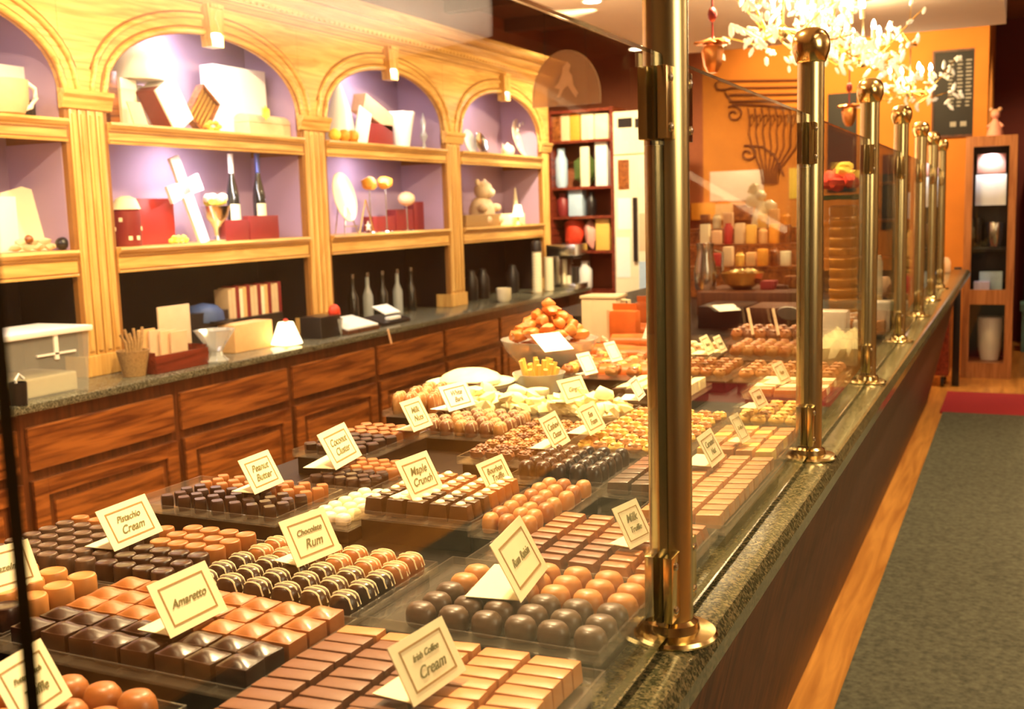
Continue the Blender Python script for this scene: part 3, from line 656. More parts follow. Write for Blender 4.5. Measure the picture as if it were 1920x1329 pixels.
# ------------------------------------------------------------------ things on the hutch shelves
def yx(px, py, X): return ax(px, py, X).y
def span(a, b, py, X): return yx(a, py, X), yx(b, py, X)
def hz(px, py, X, z): return ax(px, py, X).z - z
S1, S2, SB = ZS1+.001, ZS2+.001, ZB+.001
def boxthing(name, lab, cat, mat, a, b, pb, pt, X, z, d=.1, rot=0, tilt=0, bev=.004, group=None, lid=None, lidlab=None):
    y0, y1 = span(a, b, pb, X); h = max(.01, hz((a+b)/2, pt, X, z)); w = y1-y0
    bm = B(); box(bm, -d, 0, -w/2, w/2, 0, h, bev)
    o = one(name, bm, mat, lab, cat, (X, (y0+y1)/2, z), rot, group)
    if tilt: o.rotation_euler = (tilt, 0, rot)
    if lid:
        bm = B(); box(bm, -d-.003, .003, -w/2-.003, w/2+.003, h*.8, h+.003, bev); obj('lid', bm, lid, o, smooth=True)
    return o
# bay 2 upper shelf
boxthing('wooden_box', 'upright brown wooden box at the left end of the second bay upper shelf', 'box', CAB, 208, 226, 226, 133, -4.0, S1, .12)
o = boxthing('cream_box', 'cream gift box with lid beside the upright brown box', 'box', CARD, 228, 262, 228, 150, -4.05, S1, .12, .15, lid=WHT)
bm = B(); lathe(bm, [(.15, 0), (.155, .02), (.155, .10), (.13, .15), (.07, .18), (0, .185)], 28)
p = ax(245, 150, -4.12); one('hat_box', bm, WHT, 'round white domed box standing on top of the cream gift box', 'box', (-4.11, p.y+.02, S1+.245))
boxthing('riser_block', 'white riser block under the round domed box', 'block', WHTM, 218, 285, 222, 158, -4.13, S1, .1)
o = boxthing('gift_card', 'beige printed gift card leaning in front of the cream box', 'card', BEI, 251, 280, 232, 188, -3.93, S1, .006, .1, bev=.001)
o.rotation_euler = (0, -.3, .1)
# open red box, tilted
t = thing('red_gift_box', 'open red gift box tipped up beside the gold box', 'box', (-3.98, yx(338, 234, -3.98), S1), 0)
bm = B(); m = Matrix.Translation((0, 0, .005)) @ Matrix.Rotation(math.radians(33), 4, 'X'); box(bm, -.12, .0, -.05, .0, .0, .25, .003, m); obj('box_side', bm, MAR, t)
bm = B(); box(bm, .0, .012, -.05, .11, .0, .25, .003, m @ Matrix.Translation((0, 0, 0))); box(bm, -.12, 0, 0.001, .11, .0, .25, .003, m); obj('inner_tray', bm, WHT, t)
t = thing('gold_sweet_box', 'open brown box of gold wrapped sticks leaning diagonally', 'box', (-4.0, yx(372, 236, -4.0), S1), 0)
m = Matrix.Translation((0, 0, .03)) @ Matrix.Rotation(math.radians(-38), 4, 'X')
bm = B(); box(bm, -.05, -.03, -.09, .07, .0, .22, .003, m); box(bm, -.03, .0, -.09, -.08, .0, .22, 0, m); box(bm, -.03, .0, .06, .07, .0, .22, 0, m); box(bm, -.03, .0, -.08, .06, .0, .012, 0, m); box(bm, -.03, .0, -.08, .06, .208, .22, 0, m); obj('tray', bm, CAB, t)
for k in range(5):
    bm = B(); box(bm, -.029, -.008, -.075+k*.027, -.055+k*.027, .02, .2, .004, m); obj('gold_stick', bm, GOLD, t, smooth=True)
t = thing('ribbon_bow', 'orange ribbon bow in front of the white gift box', 'bow', (-3.93, yx(400, 240, -3.93), S1))
bm = B()
for k in range(6): ball(bm, .022, (.0, .045*math.cos(k*1.05), .03+.018*math.sin(k*1.05)), (.6, 1.2, .7), 1, .2)
obj('loops', bm, ORF, t, smooth=True)
o = boxthing('white_gift_box', 'large white gift box standing upright in the second bay', 'box', WHT, 408, 503, 238, 128, -4.06, S1, .1, lid=None)
bm = B(); lathe(bm, [(0, 0), (.012, .004), (.036, .02), (.03, .028), (.01, .02), (0, .018)], 14, wob=lambda a, z: 1+.2*math.cos(6*a), mat=Matrix.Rotation(PI/2, 4, 'Y'))
fl = one('flower_ornament', bm, YFL, 'yellow flower ornament resting on the peach treasure box', 'flower', (-3.93, yx(492, 205, -3.93), S1+.15)); 
t = thing('treasure_box', 'peach treasure box with rounded lid at the right of the upper shelf', 'box', (-3.95, yx(508, 245, -3.95), S1))
y0, y1 = span(472, 548, 245, -3.95); w = (y1-y0)/2
bm = B(); box(bm, -.12, 0, -w, w, 0, .075, .004); obj('box_body', bm, PEACH, t)
bm = B(); prism(bm, [(-.12, .077)]+[(-.06-.06*math.cos(PI*k/10), .077+.05*math.sin(PI*k/10)) for k in range(1, 10)]+[(0, .077)], -w, w, 'Y'); obj('rounded_lid', bm, PEACH, t, smooth=30)
fl.location.z = S1+.128; fl.rotation_euler = (0, 0, 0)
# bay 2 middle shelf
t = thing('patterned_lantern', 'dark red patterned lantern with a cream top at far left of middle shelf', 'lantern', (-3.98, yx(241, 452, -3.98), S2))
bm = B(); lathe(bm, [(.062, 0), (.066, .01), (.066, .17), (.055, .18)], 20); obj('body', bm, MAR, t, smooth=True)
bm = B()
for k in range(10):
    a = k*.63; box(bm, -.001, .003, -.009, .009, .03+(k % 3)*.045, .05+(k % 3)*.045, 0, rz(a) @ Matrix.Translation((.0655, 0, 0)))
obj('cut_outs', bm, CARD, t); bm = B(); lathe(bm, [(.07, .18), (.05, .23), (.02, .245), (0, .245)], 20); obj('top', bm, IVORY, t, smooth=True)
boxthing('red_box', 'plain red gift box between the lantern and the white cross', 'box', REDB, 262, 330, 448, 372, -4.05, S2, .1)
t = thing('white_cross', 'white wooden cross leaning back on the middle shelf', 'cross', (-3.93, yx(385, 447, -3.93), S2))
m = Matrix.Rotation(math.radians(17), 4, 'X') @ Matrix.Rotation(math.radians(-6), 4, 'Y'); H = .47
bm = B(); prism(bm, [(-.034, 0), (.034, 0), (.034, .26), (.125, .255), (.125, .345), (.034, .34), (.034, H), (-.034, H), (-.034, .34), (-.125, .345), (-.125, .255), (-.034, .26)], -.02, 0, 'X'); bmesh.ops.transform(bm, matrix=m, verts=bm.verts)
obj('cross_body', bm, WHT, t); bm = B(); box(bm, .001, .004, -.026, .026, .27, .33, 0, m); obj('centre_plaque', bm, SILV, t)
t = thing('ribbon_bow', 'yellow ribbon bow at the foot of the white cross', 'bow', (-3.9, yx(335, 447, -3.9), S2))
bm = B()
for k in range(7): ball(bm, .02, (0, -.05+.017*k, .018+.012*(k % 2)), (.6, 1.2, .8), 1, .3)
obj('loops', bm, YFL, t, smooth=True)
t = thing('footed_bowl', 'silver footed bowl filled with yellow flowers beside the bottles', 'bowl', (-3.97, yx(408, 443, -3.97), S2))
bm = B(); lathe(bm, [(.045, 0), (.046, .008), (.015, .03), (.02, .07), (.035, .10), (.06, .13), (.078, .19), (.07, .19), (.05, .13), (0, .12)], 24); obj('bowl', bm, SILV, t, smooth=True)
for k in range(7):
    bm = B(); ball(bm, .03, (.035*math.cos(k*.9), .04*math.sin(k*.9), .215+.02*(k % 2)), (1, 1, .8), 2, .35); obj('flower', bm, (YFL, CARD)[k % 2], t, smooth=True)
def bottle(px, lab, foil, z, pb, X=-4.0, H=None, pt=290):
    h = H or hz(px, pt, X, z); r = .037
    t = thing('wine_bottle', lab, 'bottle', (X, yx(px, pb, X), z), group='wine bottles on the middle shelf')
    bm = B(); lathe(bm, [(r*.95, 0), (r, .006), (r, h*.5), (r*.8, h*.6), (r*.42, h*.74), (r*.36, h*.8), (r*.36, h)], 24); obj('glass_body', bm, BOT, t, smooth=True)
    bm = B(); lathe(bm, [(r*.41, h*.78), (r*.41, h*.99), (r*.44, h*.992), (r*.44, h*1.008), (0, h*1.01)], 16); obj('foil', bm, foil, t, smooth=True)
    bm = B(); lathe(bm, [(r*1.015, h*.2), (r*1.02, h*.2), (r*1.02, h*.42), (r*1.015, h*.42)], 24); bmesh.ops.delete(bm, geom=[v for v in bm.verts if v.co.x < 0], context='VERTS'); obj('label', bm, CARD, t, smooth=True)
bottle(441, 'dark wine bottle with white foil neck', WHT, S2, 440); bottle(490, 'dark wine bottle with blue foil neck', BLUE, S2, 440)
boxthing('maroon_box', 'maroon gift box in front of the white necked bottle', 'box', MAR, 424, 468, 442, 412, -3.93, S2, .05)
boxthing('maroon_box', 'maroon gift box in front of the blue necked bottle', 'box', MAR, 470, 524, 441, 404, -3.93, S2, .05)
# bay 1 (far left)
t = thing('large_mug', 'white mug with peach band and curled handle at the far left', 'mug', (-3.97, yx(2, 212, -3.97), S1))
bm = B(); lathe(bm, [(.07, 0), (.095, .01), (.115, .06), (.118, .15), (.112, .15), (.10, .06), (0, .02)], 28); obj('cup', bm, PEACH, t, smooth=True)
bm = B(); tube(bm, [(0, .11+.0, .13), (0, .15, .15), (0, .185, .13), (0, .19, .09), (0, .16, .05), (0, .115, .035)], .011); obj('handle', bm, WHT, t, smooth=True)
boxthing('white_box', 'white box standing behind the mug at the far left', 'box', WHT, -30, 72, 210, 122, -4.1, S1, .09)
boxthing('black_stand', 'small black stand beside the mug at the far left', 'stand', BLKP, 60, 110, 213, 190, -4.05, S1, .1)
bm = B(); prism(bm, [(-.16, 0), (.16, 0), (.17, .15), (.12, .27), (.0, .30), (-.12, .27), (-.17, .15)], -.012, 0, 'X')
o = one('platter', bm, CREAMP, 'cream platter with scalloped rim leaning in the leftmost bay', 'platter', (-4.05, yx(72, 460, -4.05), S2+.002)); o.rotation_euler = (0, -.25, 0)
boxthing('white_platter', 'white printed cloth covered tray standing at the left edge', 'tray', CARDW, -60, 38, 462, 368, -4.0, S2, .02)
t = thing('ribbon_flower', 'cream ribbon flower with brown centre at the foot of the platter', 'bow', (-3.93, yx(62, 460, -3.93), S2))
bm = B()
for k in range(7): ball(bm, .03, (0, -.09+.03*k, .022+.02*(k % 2)), (.6, 1.3, .6), 1, .4)
obj('petals', bm, BEI, t, smooth=True); bm = B(); ball(bm, .02, (.012, -.03, .055)); obj('centre', bm, CAB, t, smooth=True)
bm = B(); ball(bm, .035, (0, 0, .03), (1, 1, .85), 2); one('black_orb', bm, BLKP, 'small black ball ornament at the right end of the leftmost middle shelf', 'ornament', (-3.95, yx(118, 458, -3.95), S2))
# bay 3 upper
bm = B(); lathe(bm, [(.10, 0), (.10, .09), (.075, .22), (.03, .36), (.01, .40), (0, .40)], 24); one('white_cone', bm, WHT, 'tall white cone shaped ornament under the third arch', 'ornament', (-4.05, yx(638, 258, -4.05), S1))
for k, (px, c) in enumerate(((628, 'leftmost'), (645, 'middle'), (662, 'rightmost'))):
    bm = B(); ball(bm, .042, (0, 0, .04), (1, 1, 1), 2, .15); o = one('orange_ornament', bm, (YFL, ORF, ORF)[k], f'{c} of three yellow and orange round ornaments before the cone', 'ornament', (-3.92, yx(px, 262, -3.92), S1), group='orange ornaments before the white cone')
boxthing('white_plaque', 'narrow white plaque leaning against the cone ornament', 'plaque', WHTM, 664, 688, 264, 200, -3.93, S1, .01, .2).rotation_euler = (-.35, 0, 0)
boxthing('red_box', 'low dark red box under a tilted lid in the third bay', 'box', MAR, 690, 738, 264, 232, -4.0, S1, .1)
o = boxthing('box_lid', 'tilted peach box lid above the low dark red box', 'lid', PEACH, 680, 736, 222, 212, -4.0, S1+.10, .1); o.rotation_euler = (-.35, 0, 0); o.location.z = S1+.165
bm = B(); lathe(bm, [(.06, 0), (.065, .03), (.085, .14), (.10, .25), (.085, .24), (.06, .05), (0, .03)], 22, wob=lambda a, z: 1+(z > .2)*.14*math.cos(7*a)); one('ruffled_vase', bm, WHT, 'white ruffled vase with jagged rim under the third arch', 'vase', (-4.0, yx(752, 270, -4.0), S1))
t = thing('glass_finial', 'slender clear glass finial at the right of the third upper shelf', 'ornament', (-4.0, yx(795, 271, -4.0), S1))
bm = B(); lathe(bm, [(.04, 0), (.02, .01), (.008, .05), (.03, .10), (.012, .14), (.022, .2), (.008, .24), (0, .28)], 16); obj('glass_stem', bm, CRYS, t, smooth=True)
# bay 3 middle
t = thing('oval_plate', 'yellow white oval plate on a wire easel in the third bay', 'plate', (-4.0, yx(652, 430, -4.0), S2))
bm = B(); lathe(bm, [(0, -.006), (.12, -.004), (.15, .008), (.148, .014), (.11, .002), (0, 0)], 32, mat=Matrix.Translation((-.02, 0, .24)) @ Matrix.Rotation(math.radians(-12), 4, 'Y') @ Matrix.Diagonal((1, .85, 1.1, 1)) @ Matrix.Rotation(PI/2, 4, 'Y')); obj('plate_face', bm, CREAMP, t, smooth=True)
bm = B(); tube(bm, [(.03, -.08, 0), (.0, -.02, .16), (-.05, 0, .26)], .004); tube(bm, [(.03, .08, 0), (.0, .02, .16), (-.05, 0, .26)], .004); tube(bm, [(-.1, 0, 0), (-.05, 0, .26)], .004); tube(bm, [(.03, -.08, .05), (.03, .08, .05)], .004); obj('wire_easel', bm, SILV, t, smooth=True)
for k, (px, py, r, m_, lb) in enumerate(((692, 350, .055, ORF, 'left orange chrysanthemum on a thin stem in the third bay'), (722, 348, .055, ORF, 'right orange chrysanthemum on a thin stem in the third bay'), (762, 378, .065, PEACH, 'round peach ball ornament on a stem in the third bay'))):
    q = ax(px, py, -4.0); t = thing('stemmed_flower' if k < 2 else 'ball_ornament', lb, 'ornament', (-4.0, q.y, S2))
    bm = B(); ball(bm, r, (0, 0, q.z-S2+.02), (1, 1, .8), 2, .3 if k < 2 else 0); obj('head', bm, m_, t, smooth=True)
    bm = B(); lathe(bm, [(.05, 0), (.045, .006), (.006, .012), (.005, q.z-S2-.01)], 12); obj('stem', bm, SILV, t, smooth=True)
for k, (a, b, pt, lb) in enumerate(((700, 742, 405, 'low brown gift box below the orange flowers'), (744, 776, 392, 'middle brown gift box on the third middle shelf'), (778, 810, 378, 'tallest brown gift box at the right of the third middle shelf'))):
    boxthing('brown_box', lb, 'box', MAR, a, b, 430, pt, -4.08, S2, .08)
t = thing('star_easel', 'small gold wire easel with a star at the front of the third middle shelf', 'easel', (-3.92, yx(688, 433, -3.92), S2))
bm = B(); tube(bm, [(0, -.09, 0), (0, 0, .22)], .004); tube(bm, [(0, .09, 0), (0, 0, .22)], .004); obj('wire_legs', bm, GOLD, t); bm = B(); prism(bm, [((.035 if k % 2 == 0 else .015)*math.sin(k*PI/5), .045+(.035 if k % 2 == 0 else .015)*math.cos(k*PI/5)) for k in range(10)], .006, .014, 'X'); obj('star', bm, WHT, t)
# bay 4
for k, (px, r, lb, X) in enumerate(((884, .10, 'left silver white plate on the fourth upper shelf', -4.05), (905, .09, 'right silver white plate on the fourth upper shelf', -4.0))):
    t = thing('silver_plate', lb, 'plate', (X, yx(px, 285, X), S1), group='silver plates')
    bm = B(); lathe(bm, [(0, 0), (r*.7, 0), (r, .02), (r*.97, .026), (r*.68, .008), (0, .008)], 28, mat=Matrix.Translation((-.03, 0, r*.98)) @ Matrix.Rotation(math.radians(75), 4, 'Y')); obj('dish', bm, (WHT, SILV)[k], t, smooth=True)
    bm = B(); box(bm, -.05, .03, -.05, .05, 0, .02, .003); obj('black_holder', bm, BLKP, t)
t = thing('ornate_plate', 'large pink white ornate round plate with dark rim on the fourth upper shelf', 'plate', (-4.08, yx(975, 283, -4.08), S1))
bm = B(); lathe(bm, [(0, 0), (.13, 0), (.175, .02), (.172, .026), (.125, .008), (0, .008)], 36, mat=Matrix.Translation((0, 0, .172)) @ Matrix.Rotation(math.radians(76), 4, 'Y')); obj('dish', bm, PINKW, t, smooth=True)
bm = B()
for k in range(12): a = k*PI/6; ball(bm, .02, (.035, .13*math.cos(a), .175+.13*math.sin(a)), (.2, 1, 1), 1)
obj('rim_pattern', bm, WHT, t, smooth=True)
t = thing('teapot', 'pink white teapot in front of the ornate round plate', 'teapot', (-3.95, yx(952, 284, -3.95), S1))
bm = B(); lathe(bm, [(.04, 0), (.055, .02), (.06, .05), (.045, .08), (.02, .09), (.008, .105), (0, .11)], 20); obj('pot', bm, PINKW, t, smooth=True); bm = B(); tube(bm, [(0, -.05, .04), (0, -.08, .06), (0, -.10, .09)], .010, taper=.6); obj('spout', bm, PINKW, t, smooth=True)
t = thing('plush_bear', 'cream plush bear sitting in the fourth bay', 'plush toy', (-4.05, yx(905, 430, -4.05), S2))
bm = B(); ball(bm, .13, (0, 0, .12), (.8, 1, 1), 3, .05); ball(bm, .085, (.02, 0, .29), (.9, 1, .95), 3, .05)
for s in (-1, 1): ball(bm, .03, (.0, .065*s, .36), (.6, 1, 1)); ball(bm, .05, (.08, .11*s, .05), (1.3, .9, .9)); ball(bm, .04, (.07, .12*s, .15), (1.2, .9, .9))
obj('fur_body', bm, BEI, t, smooth=True); bm = B(); ball(bm, .035, (.09, 0, .275)); obj('muzzle', bm, CREAMP, t, smooth=True)
boxthing('gift_basket', 'low cream wrapped basket below the plush bear', 'basket', WICK, 875, 940, 432, 402, -3.93, S2, .05)
boxthing('cream_box', 'cream shallow box in the middle of the fourth middle shelf', 'box', CARD, 942, 985, 432, 400, -4.0, S2, .1)
t = thing('small_lamp', 'small lit lamp with white shade at the right of the fourth middle shelf', 'lamp', (-3.95, yx(972, 433, -3.95), S2))
bm = B(); lathe(bm, [(.04, 0), (.03, .01), (.01, .03), (.01, .10)], 14); obj('lamp_base', bm, BRASSP, t, smooth=True); bm = B(); lathe(bm, [(.05, .07), (.028, .17), (.026, .17), (.048, .07)], 18); obj('lamp_shade', bm, glow('shade_glow', (1, .85, .55), 1.3), t, smooth=True)
bm = B(); lathe(bm, [(.03, 0), (.03, .12), (.02, .2), (.006, .32), (0, .33)], 14); one('white_figurine', bm, CREAMP, 'pointed cream figurine beside the small lit lamp', 'figurine', (-4.1, yx(968, 430, -4.1), S2))

# ------------------------------------------------------------------ things on the back counter
t = thing('storage_bin', 'cloudy plastic storage bin with white lid at the left edge', 'storage bin', (-3.62, yx(60, 700, -3.62), SB))
y0, y1 = span(-90, 172, 690, -3.62); w = (y1-y0)/2; t.location.y = (y0+y1)/2
bm = B(); prism(bm, [(-w*.92, 0), (w*.92, 0), (w, .25), (-w, .25)], -.30, 0, 'X'); obj('tub', bm, PLAS, t)
bm = B(); box(bm, -.28, -.015, -w*.84, w*.80, .004, .085, .01); obj('contents', bm, CREAMP, t)['label'] = 'cream contents in the bin'
bm = B(); box(bm, -.315, .015, -w-.012, w+.012, .251, .275, .006); obj('lid', bm, WHT, t, smooth=True)
bm = B(); box(bm, .0005, .008, w*.15, w*.75, .17, .178); box(bm, .0005, .008, w*.42, w*.48, .15, .25); obj('latch', bm, WHT, t)
t = thing('pen_cup', 'black cup holding a curled white strap at the left edge', 'cup', (-3.60, yx(28, 722, -3.60), SB))
bm = B(); lathe(bm, [(.032, 0), (.036, .09), (.033, .09), (.030, .005), (0, .005)], 20); obj('cup', bm, BLKP, t, smooth=True); bm = B(); tube(bm, [(0, 0, .06), (0, -.01, .1), (0, .01, .12), (0, .03, .10)], .006); obj('strap', bm, WHT, t, smooth=True)
t.location.x = -3.585
t = thing('mahogany_card_box', 'mahogany box holding tan paper packets on the back counter', 'box', (-3.62, 0, SB))
y0, y1 = span(292, 392, 672, -3.62); w = (y1-y0)/2; t.location.y = (y0+y1)/2
bm = B(); box(bm, -.2, -.19, -w, w, 0, .10); box(bm, -.01, 0, -w, w, 0, .085, .002); box(bm, -.19, -.01, -w, -w+.01, 0, .10); box(bm, -.19, -.01, w-.01, w, 0, .10); box(bm, -.19, -.01, -w+.01, w-.01, 0, .01); obj('box', bm, MAH, t)
for k, (yy, m_, a) in enumerate(((-.10, TAN, -.2), (-.05, BEI, -.25), (.0, PEACH, -.3), (.08, BEI, .05))):
    bm = B(); box(bm, -.15, -.02, yy*w*6-.012, yy*w*6+.012, .012, .20, .002, Matrix.Translation((0, 0, 0)) @ Matrix.Rotation(a*.3, 4, 'X')) if 0 else box(bm, -.14+.02*k, -.13+.02*k, -w*.8+.05*k, -w*.8+.05*k+.11, .012, .2-.008*k, .001); obj('paper_packet', bm, m_, t)
boxthing('picture_stand', 'tan card stand behind the mahogany box', 'card stand', BEI, 300, 360, 640, 572, -3.85, SB, .01)
t = thing('wicker_basket', 'small wicker basket beside the first pilaster', 'basket', (-3.70, yx(250, 672, -3.70), SB))
bm = B(); lathe(bm, [(.05, 0), (.06, .05), (.075, .12), (.068, .12), (.05, .01), (0, .01)], 20); obj('weave', bm, WICK, t, smooth=True)
bm = B()
for k in range(6): tube(bm, [(0, -.03+.012*k, .05), (.01, -.05+.02*k, .16), (.0, -.07+.028*k, .20+.02*(k % 2))], .007)
obj('twisted_stems', bm, WICK, t, smooth=True)
t = thing('crystal_vase', 'flared cut crystal vase on the back counter', 'vase', (-3.62, yx(405, 664, -3.62), SB))
bm = B(); lathe(bm, [(.055, 0), (.06, .01), (.035, .035), (.03, .055), (.05, .09), (.095, .16), (.10, .165), (.088, .165), (.045, .095), (0, .06)], 16, wob=lambda a, z: 1+.05*math.cos(8*a)); obj('cut_glass', bm, CRYS, t)
t = thing('navy_cap', 'navy blue cap lying behind the crystal vase', 'cap', (-3.90, yx(390, 590, -3.90), SB))
boxthing('cap_riser', 'dark box carrying the navy cap', 'box', BLKP, 350, 430, 600, 585, -3.86, SB, .12); t.location.z = SB+.17
t.location.x = -3.93
bm = B(); lathe(bm, [(.11, .0), (.105, .05), (.07, .085), (0, .10)], 22); obj('crown', bm, NAVY, t, smooth=True); bm = B(); box(bm, .0, .12, -.06, .09, -.005, .008, .003); obj('peak', bm, BLKP, t, smooth=True)
n = 15
y0, y1 = span(430, 530, 588, -4.0)
SP = [BEI, MAR, TAN, CREAMP, MAR, BEI]
boxthing('book_riser', 'dark shelf block under the row of slim striped books', 'block', BLKP, 428, 532, 600, 592, -3.99, SB, .12)
for k in range(n):
    ww = (y1-y0)/n; bm = B(); box(bm, -.10, 0, -ww*.46, ww*.46, 0, .165+.008*((k*7) % 3), .0015)
    one('slim_book', bm, SP[(k*5) % 6], f'{["beige","maroon","tan","cream","maroon","beige"][(k*5) % 6]} slim book, {["first","second","third","fourth","fifth","sixth","seventh","eighth","ninth","tenth","eleventh","twelfth","thirteenth","fourteenth","fifteenth"][k]} from left in the row behind the counter', 'book', (-4.0, y0+ww*(k+.5), SB+max(.02, hz(480, 592, -3.99, SB))+.001), group='slim books in a row')
boxthing('cream_box', 'low tan carton in front of the slim books', 'box', TAN, 440, 512, 632, 604, -3.75, SB, .12)
t = thing('table_lamp', 'small lit table lamp with pleated shade at the counter edge', 'lamp', (-3.66, yx(538, 645, -3.66), SB))
bm = B(); lathe(bm, [(.035, 0), (.03, .008), (.01, .02), (.01, .08)], 14); obj('lamp_base', bm, BRASSP, t, smooth=True)
bm = B(); lathe(bm, [(.085, .015), (.04, .135), (.037, .135), (.08, .015)], 36, wob=lambda a, z: 1+.03*math.cos(18*a)); bmesh.ops.delete(bm, geom=[f for f in bm.faces if len(f.verts) > 4], context='FACES_ONLY'); obj('pleated_shade', bm, glow('lamp_shade_lit', (1, .86, .5), 1.5), t)
bm = B(); lathe(bm, [(.012, .135), (.014, .15), (0, .158)], 10); obj('finial', bm, REDB, t, smooth=True)
# third bay counter
t = thing('red_ribbon_jar', 'jar with red ribbon bow beside the second pilaster', 'jar', (-3.70, yx(628, 605, -3.70), SB))
bm = B(); lathe(bm, [(.04, 0), (.045, .06), (.05, .10), (.045, .10), (0, .095)], 18); obj('glass_jar', bm, CRYS, t, smooth=True); bm = B(); ball(bm, .045, (0, 0, .14), (.8, 1, 1), 2, .3); obj('red_bow', bm, REDF, t, smooth=True)
boxthing('black_tray', 'black shallow tray at the foot of the second pilaster', 'tray', BLKP, 602, 640, 612, 592, -3.66, SB, .15)
t = thing('paper_stack', 'white paper sheaf on a dark stand on the counter', 'paper stack', (-3.62, 0, SB)); y0, y1 = span(652, 712, 610, -3.62); w = (y1-y0)/2; t.location.y = (y0+y1)/2
bm = B(); prism(bm, [(0, 0), (0, .02), (-.2, .07), (-.2, 0)], -w, w, 'Y'); obj('stand', bm, DKW, t); bm = B(); prism(bm, [(-.005, .025), (-.005, .035), (-.2, .085), (-.2, .075)], -w*.95, w*.95, 'Y'); obj('sheets', bm, WHT, t)
t = thing('calculator', 'grey desk calculator with white roll beside the paper stack', 'calculator', (-3.66, 0, SB)); y0, y1 = span(718, 770, 600, -3.66); w = (y1-y0)/2; t.location.y = (y0+y1)/2
bm = B(); prism(bm, [(0, 0), (0, .02), (-.14, .06), (-.14, 0)], -w, w, 'Y'); obj('casing', bm, BLKP, t); bm = B(); box(bm, -.05, -.01, -w*.4, w*.4, .03, .05, .004); obj('paper_roll', bm, WHT, t)
bm = B(); prism(bm, [(-.10, .055), (-.10, .062), (-.2, .11), (-.2, .103)], w*.1, w*1.2, 'Y'); obj('paper_sheet', bm, CARDW, t)
t = thing('folded_ruler', 'orange wooden ruler hanging over the counter edge', 'ruler', (-3.552, yx(727, 630, -3.55), SB)); bm = B(); box(bm, .003, .007, -.008, .008, -.10, .0, 0, Matrix.Rotation(.35, 4, 'X')); obj('blade', bm, PEACH, t)
for k, px in enumerate((662, 690, 718, 746, 772)):
    X = -4.05; t = thing('syrup_bottle', f'dim clear syrup bottle, {ORD[k+1]} from left in the dark third bay', 'bottle', (X, yx(px, 560, X), SB), group='syrup bottles in the dark bay')
    bm = B(); lathe(bm, [(.035, 0), (.036, .16), (.014, .22), (.013, .29), (0, .29)], 16); obj('glass', bm, CRYS if k % 2 else BOT, t, smooth=True); bm = B(); lathe(bm, [(.016, .29), (.016, .32), (0, .32)], 10); obj('stopper', bm, SILV, t, smooth=True)
# fourth bay counter
for k, (px, lb) in enumerate(((884, 'left black coffee flask in the fourth bay'), (906, 'middle black coffee flask in the fourth bay'), (962, 'right black coffee flask in the fourth bay'))):
    X = -4.0; t = thing('coffee_flask', lb, 'flask', (X, yx(px, 545, X), SB), group='black coffee flasks')
    bm = B(); lathe(bm, [(.05, 0), (.055, .02), (.055, .17), (.035, .21), (.03, .24), (0, .25)], 20); obj('body', bm, BLKP, t, smooth=True); bm = B(); tube(bm, [(0, .04, .2), (0, .085, .18), (0, .08, .08), (0, .05, .05)], .008); obj('handle', bm, BLKP, t, smooth=True)
t = thing('coffee_mug', 'cream mug with handle facing right on the back counter', 'mug', (-3.66, yx(945, 555, -3.66), SB))
bm = B(); lathe(bm, [(.04, 0), (.055, .02), (.06, .11), (.055, .11), (.045, .02), (0, .015)], 24); obj('cup', bm, CREAMP, t, smooth=True); bm = B(); tube(bm, [(0, .055, .09), (0, .085, .095), (0, .10, .06), (0, .08, .03), (0, .053, .03)], .008); obj('handle', bm, CREAMP, t, smooth=True)
for k, (px, hh, lb, m_) in enumerate(((1008, .36, 'tall stack of white paper cups with a black lid on top', CREAMP), (1030, .30, 'middle stack of cream paper cups', CREAMP), (1056, .36, 'rightmost stack of cream paper cups', CREAMP))):
    X = -3.72; t = thing('paper_cup_stack', lb, 'cup stack', (X, yx(px, 546, X), SB), group='paper cup stacks')
    bm = B(); prof = [(.036, 0)]
    for q in range(14): prof += [(.040, hh*(q+.5)/14), (.044, hh*(q+.9)/14), (.040, hh*(q+.95)/14)]
    lathe(bm, prof, 20); obj('cups', bm, m_, t, smooth=30)
    if k == 0: bm = B(); lathe(bm, [(.045, hh), (.045, hh+.07), (.035, hh+.09), (0, hh+.09)], 20); obj('black_lid_stack', bm, BLKP, t, smooth=True)

# ------------------------------------------------------------------ big pieces standing in the display
def dk(px, py): p = az(px, py, ZD); return (p.x, p.y, ZD+.0005)
t = thing('cake_stand', 'cream cake stand holding a white iced pie', 'cake stand', dk(884, 752))
Yc = t.location.y; zr = ay(880, 722, Yc).z-ZD
bm = B(); lathe(bm, [(.055, 0), (.05, .01), (.02, .03), (.018, zr-.03), (.05, zr-.012), (.125, zr), (.132, zr+.012), (.12, zr+.006), (0, zr)], 32); obj('stand', bm, CREAMP, t, smooth=True)
o_ = thing('iced_pie', 'white iced pie with a dark slice gap on the cake stand', 'pie', (t.location.x, t.location.y, ZD+zr+.0085))
bm = B(); lathe(bm, [(.085, 0), (.092, .012), (.08, .024), (.05, .038), (0, .04)], 26, wob=lambda a, z: 1+.03*math.cos(9*a)); obj('icing', bm, WCH, o_, smooth=True)
bm = B(); box(bm, .0, .07, -.098, -.06, .003, .014, .003); obj('chocolate_edge', bm, DARK, o_)
t = thing('glass_bowl', 'clear glass bowl filled with golden sticks', 'bowl', dk(1012, 752))
bm = B(); lathe(bm, [(.04, 0), (.045, .008), (.06, .03), (.078, .085), (.074, .085), (.055, .03), (0, .012)], 24); obj('glass', bm, CRYS, t, smooth=True)
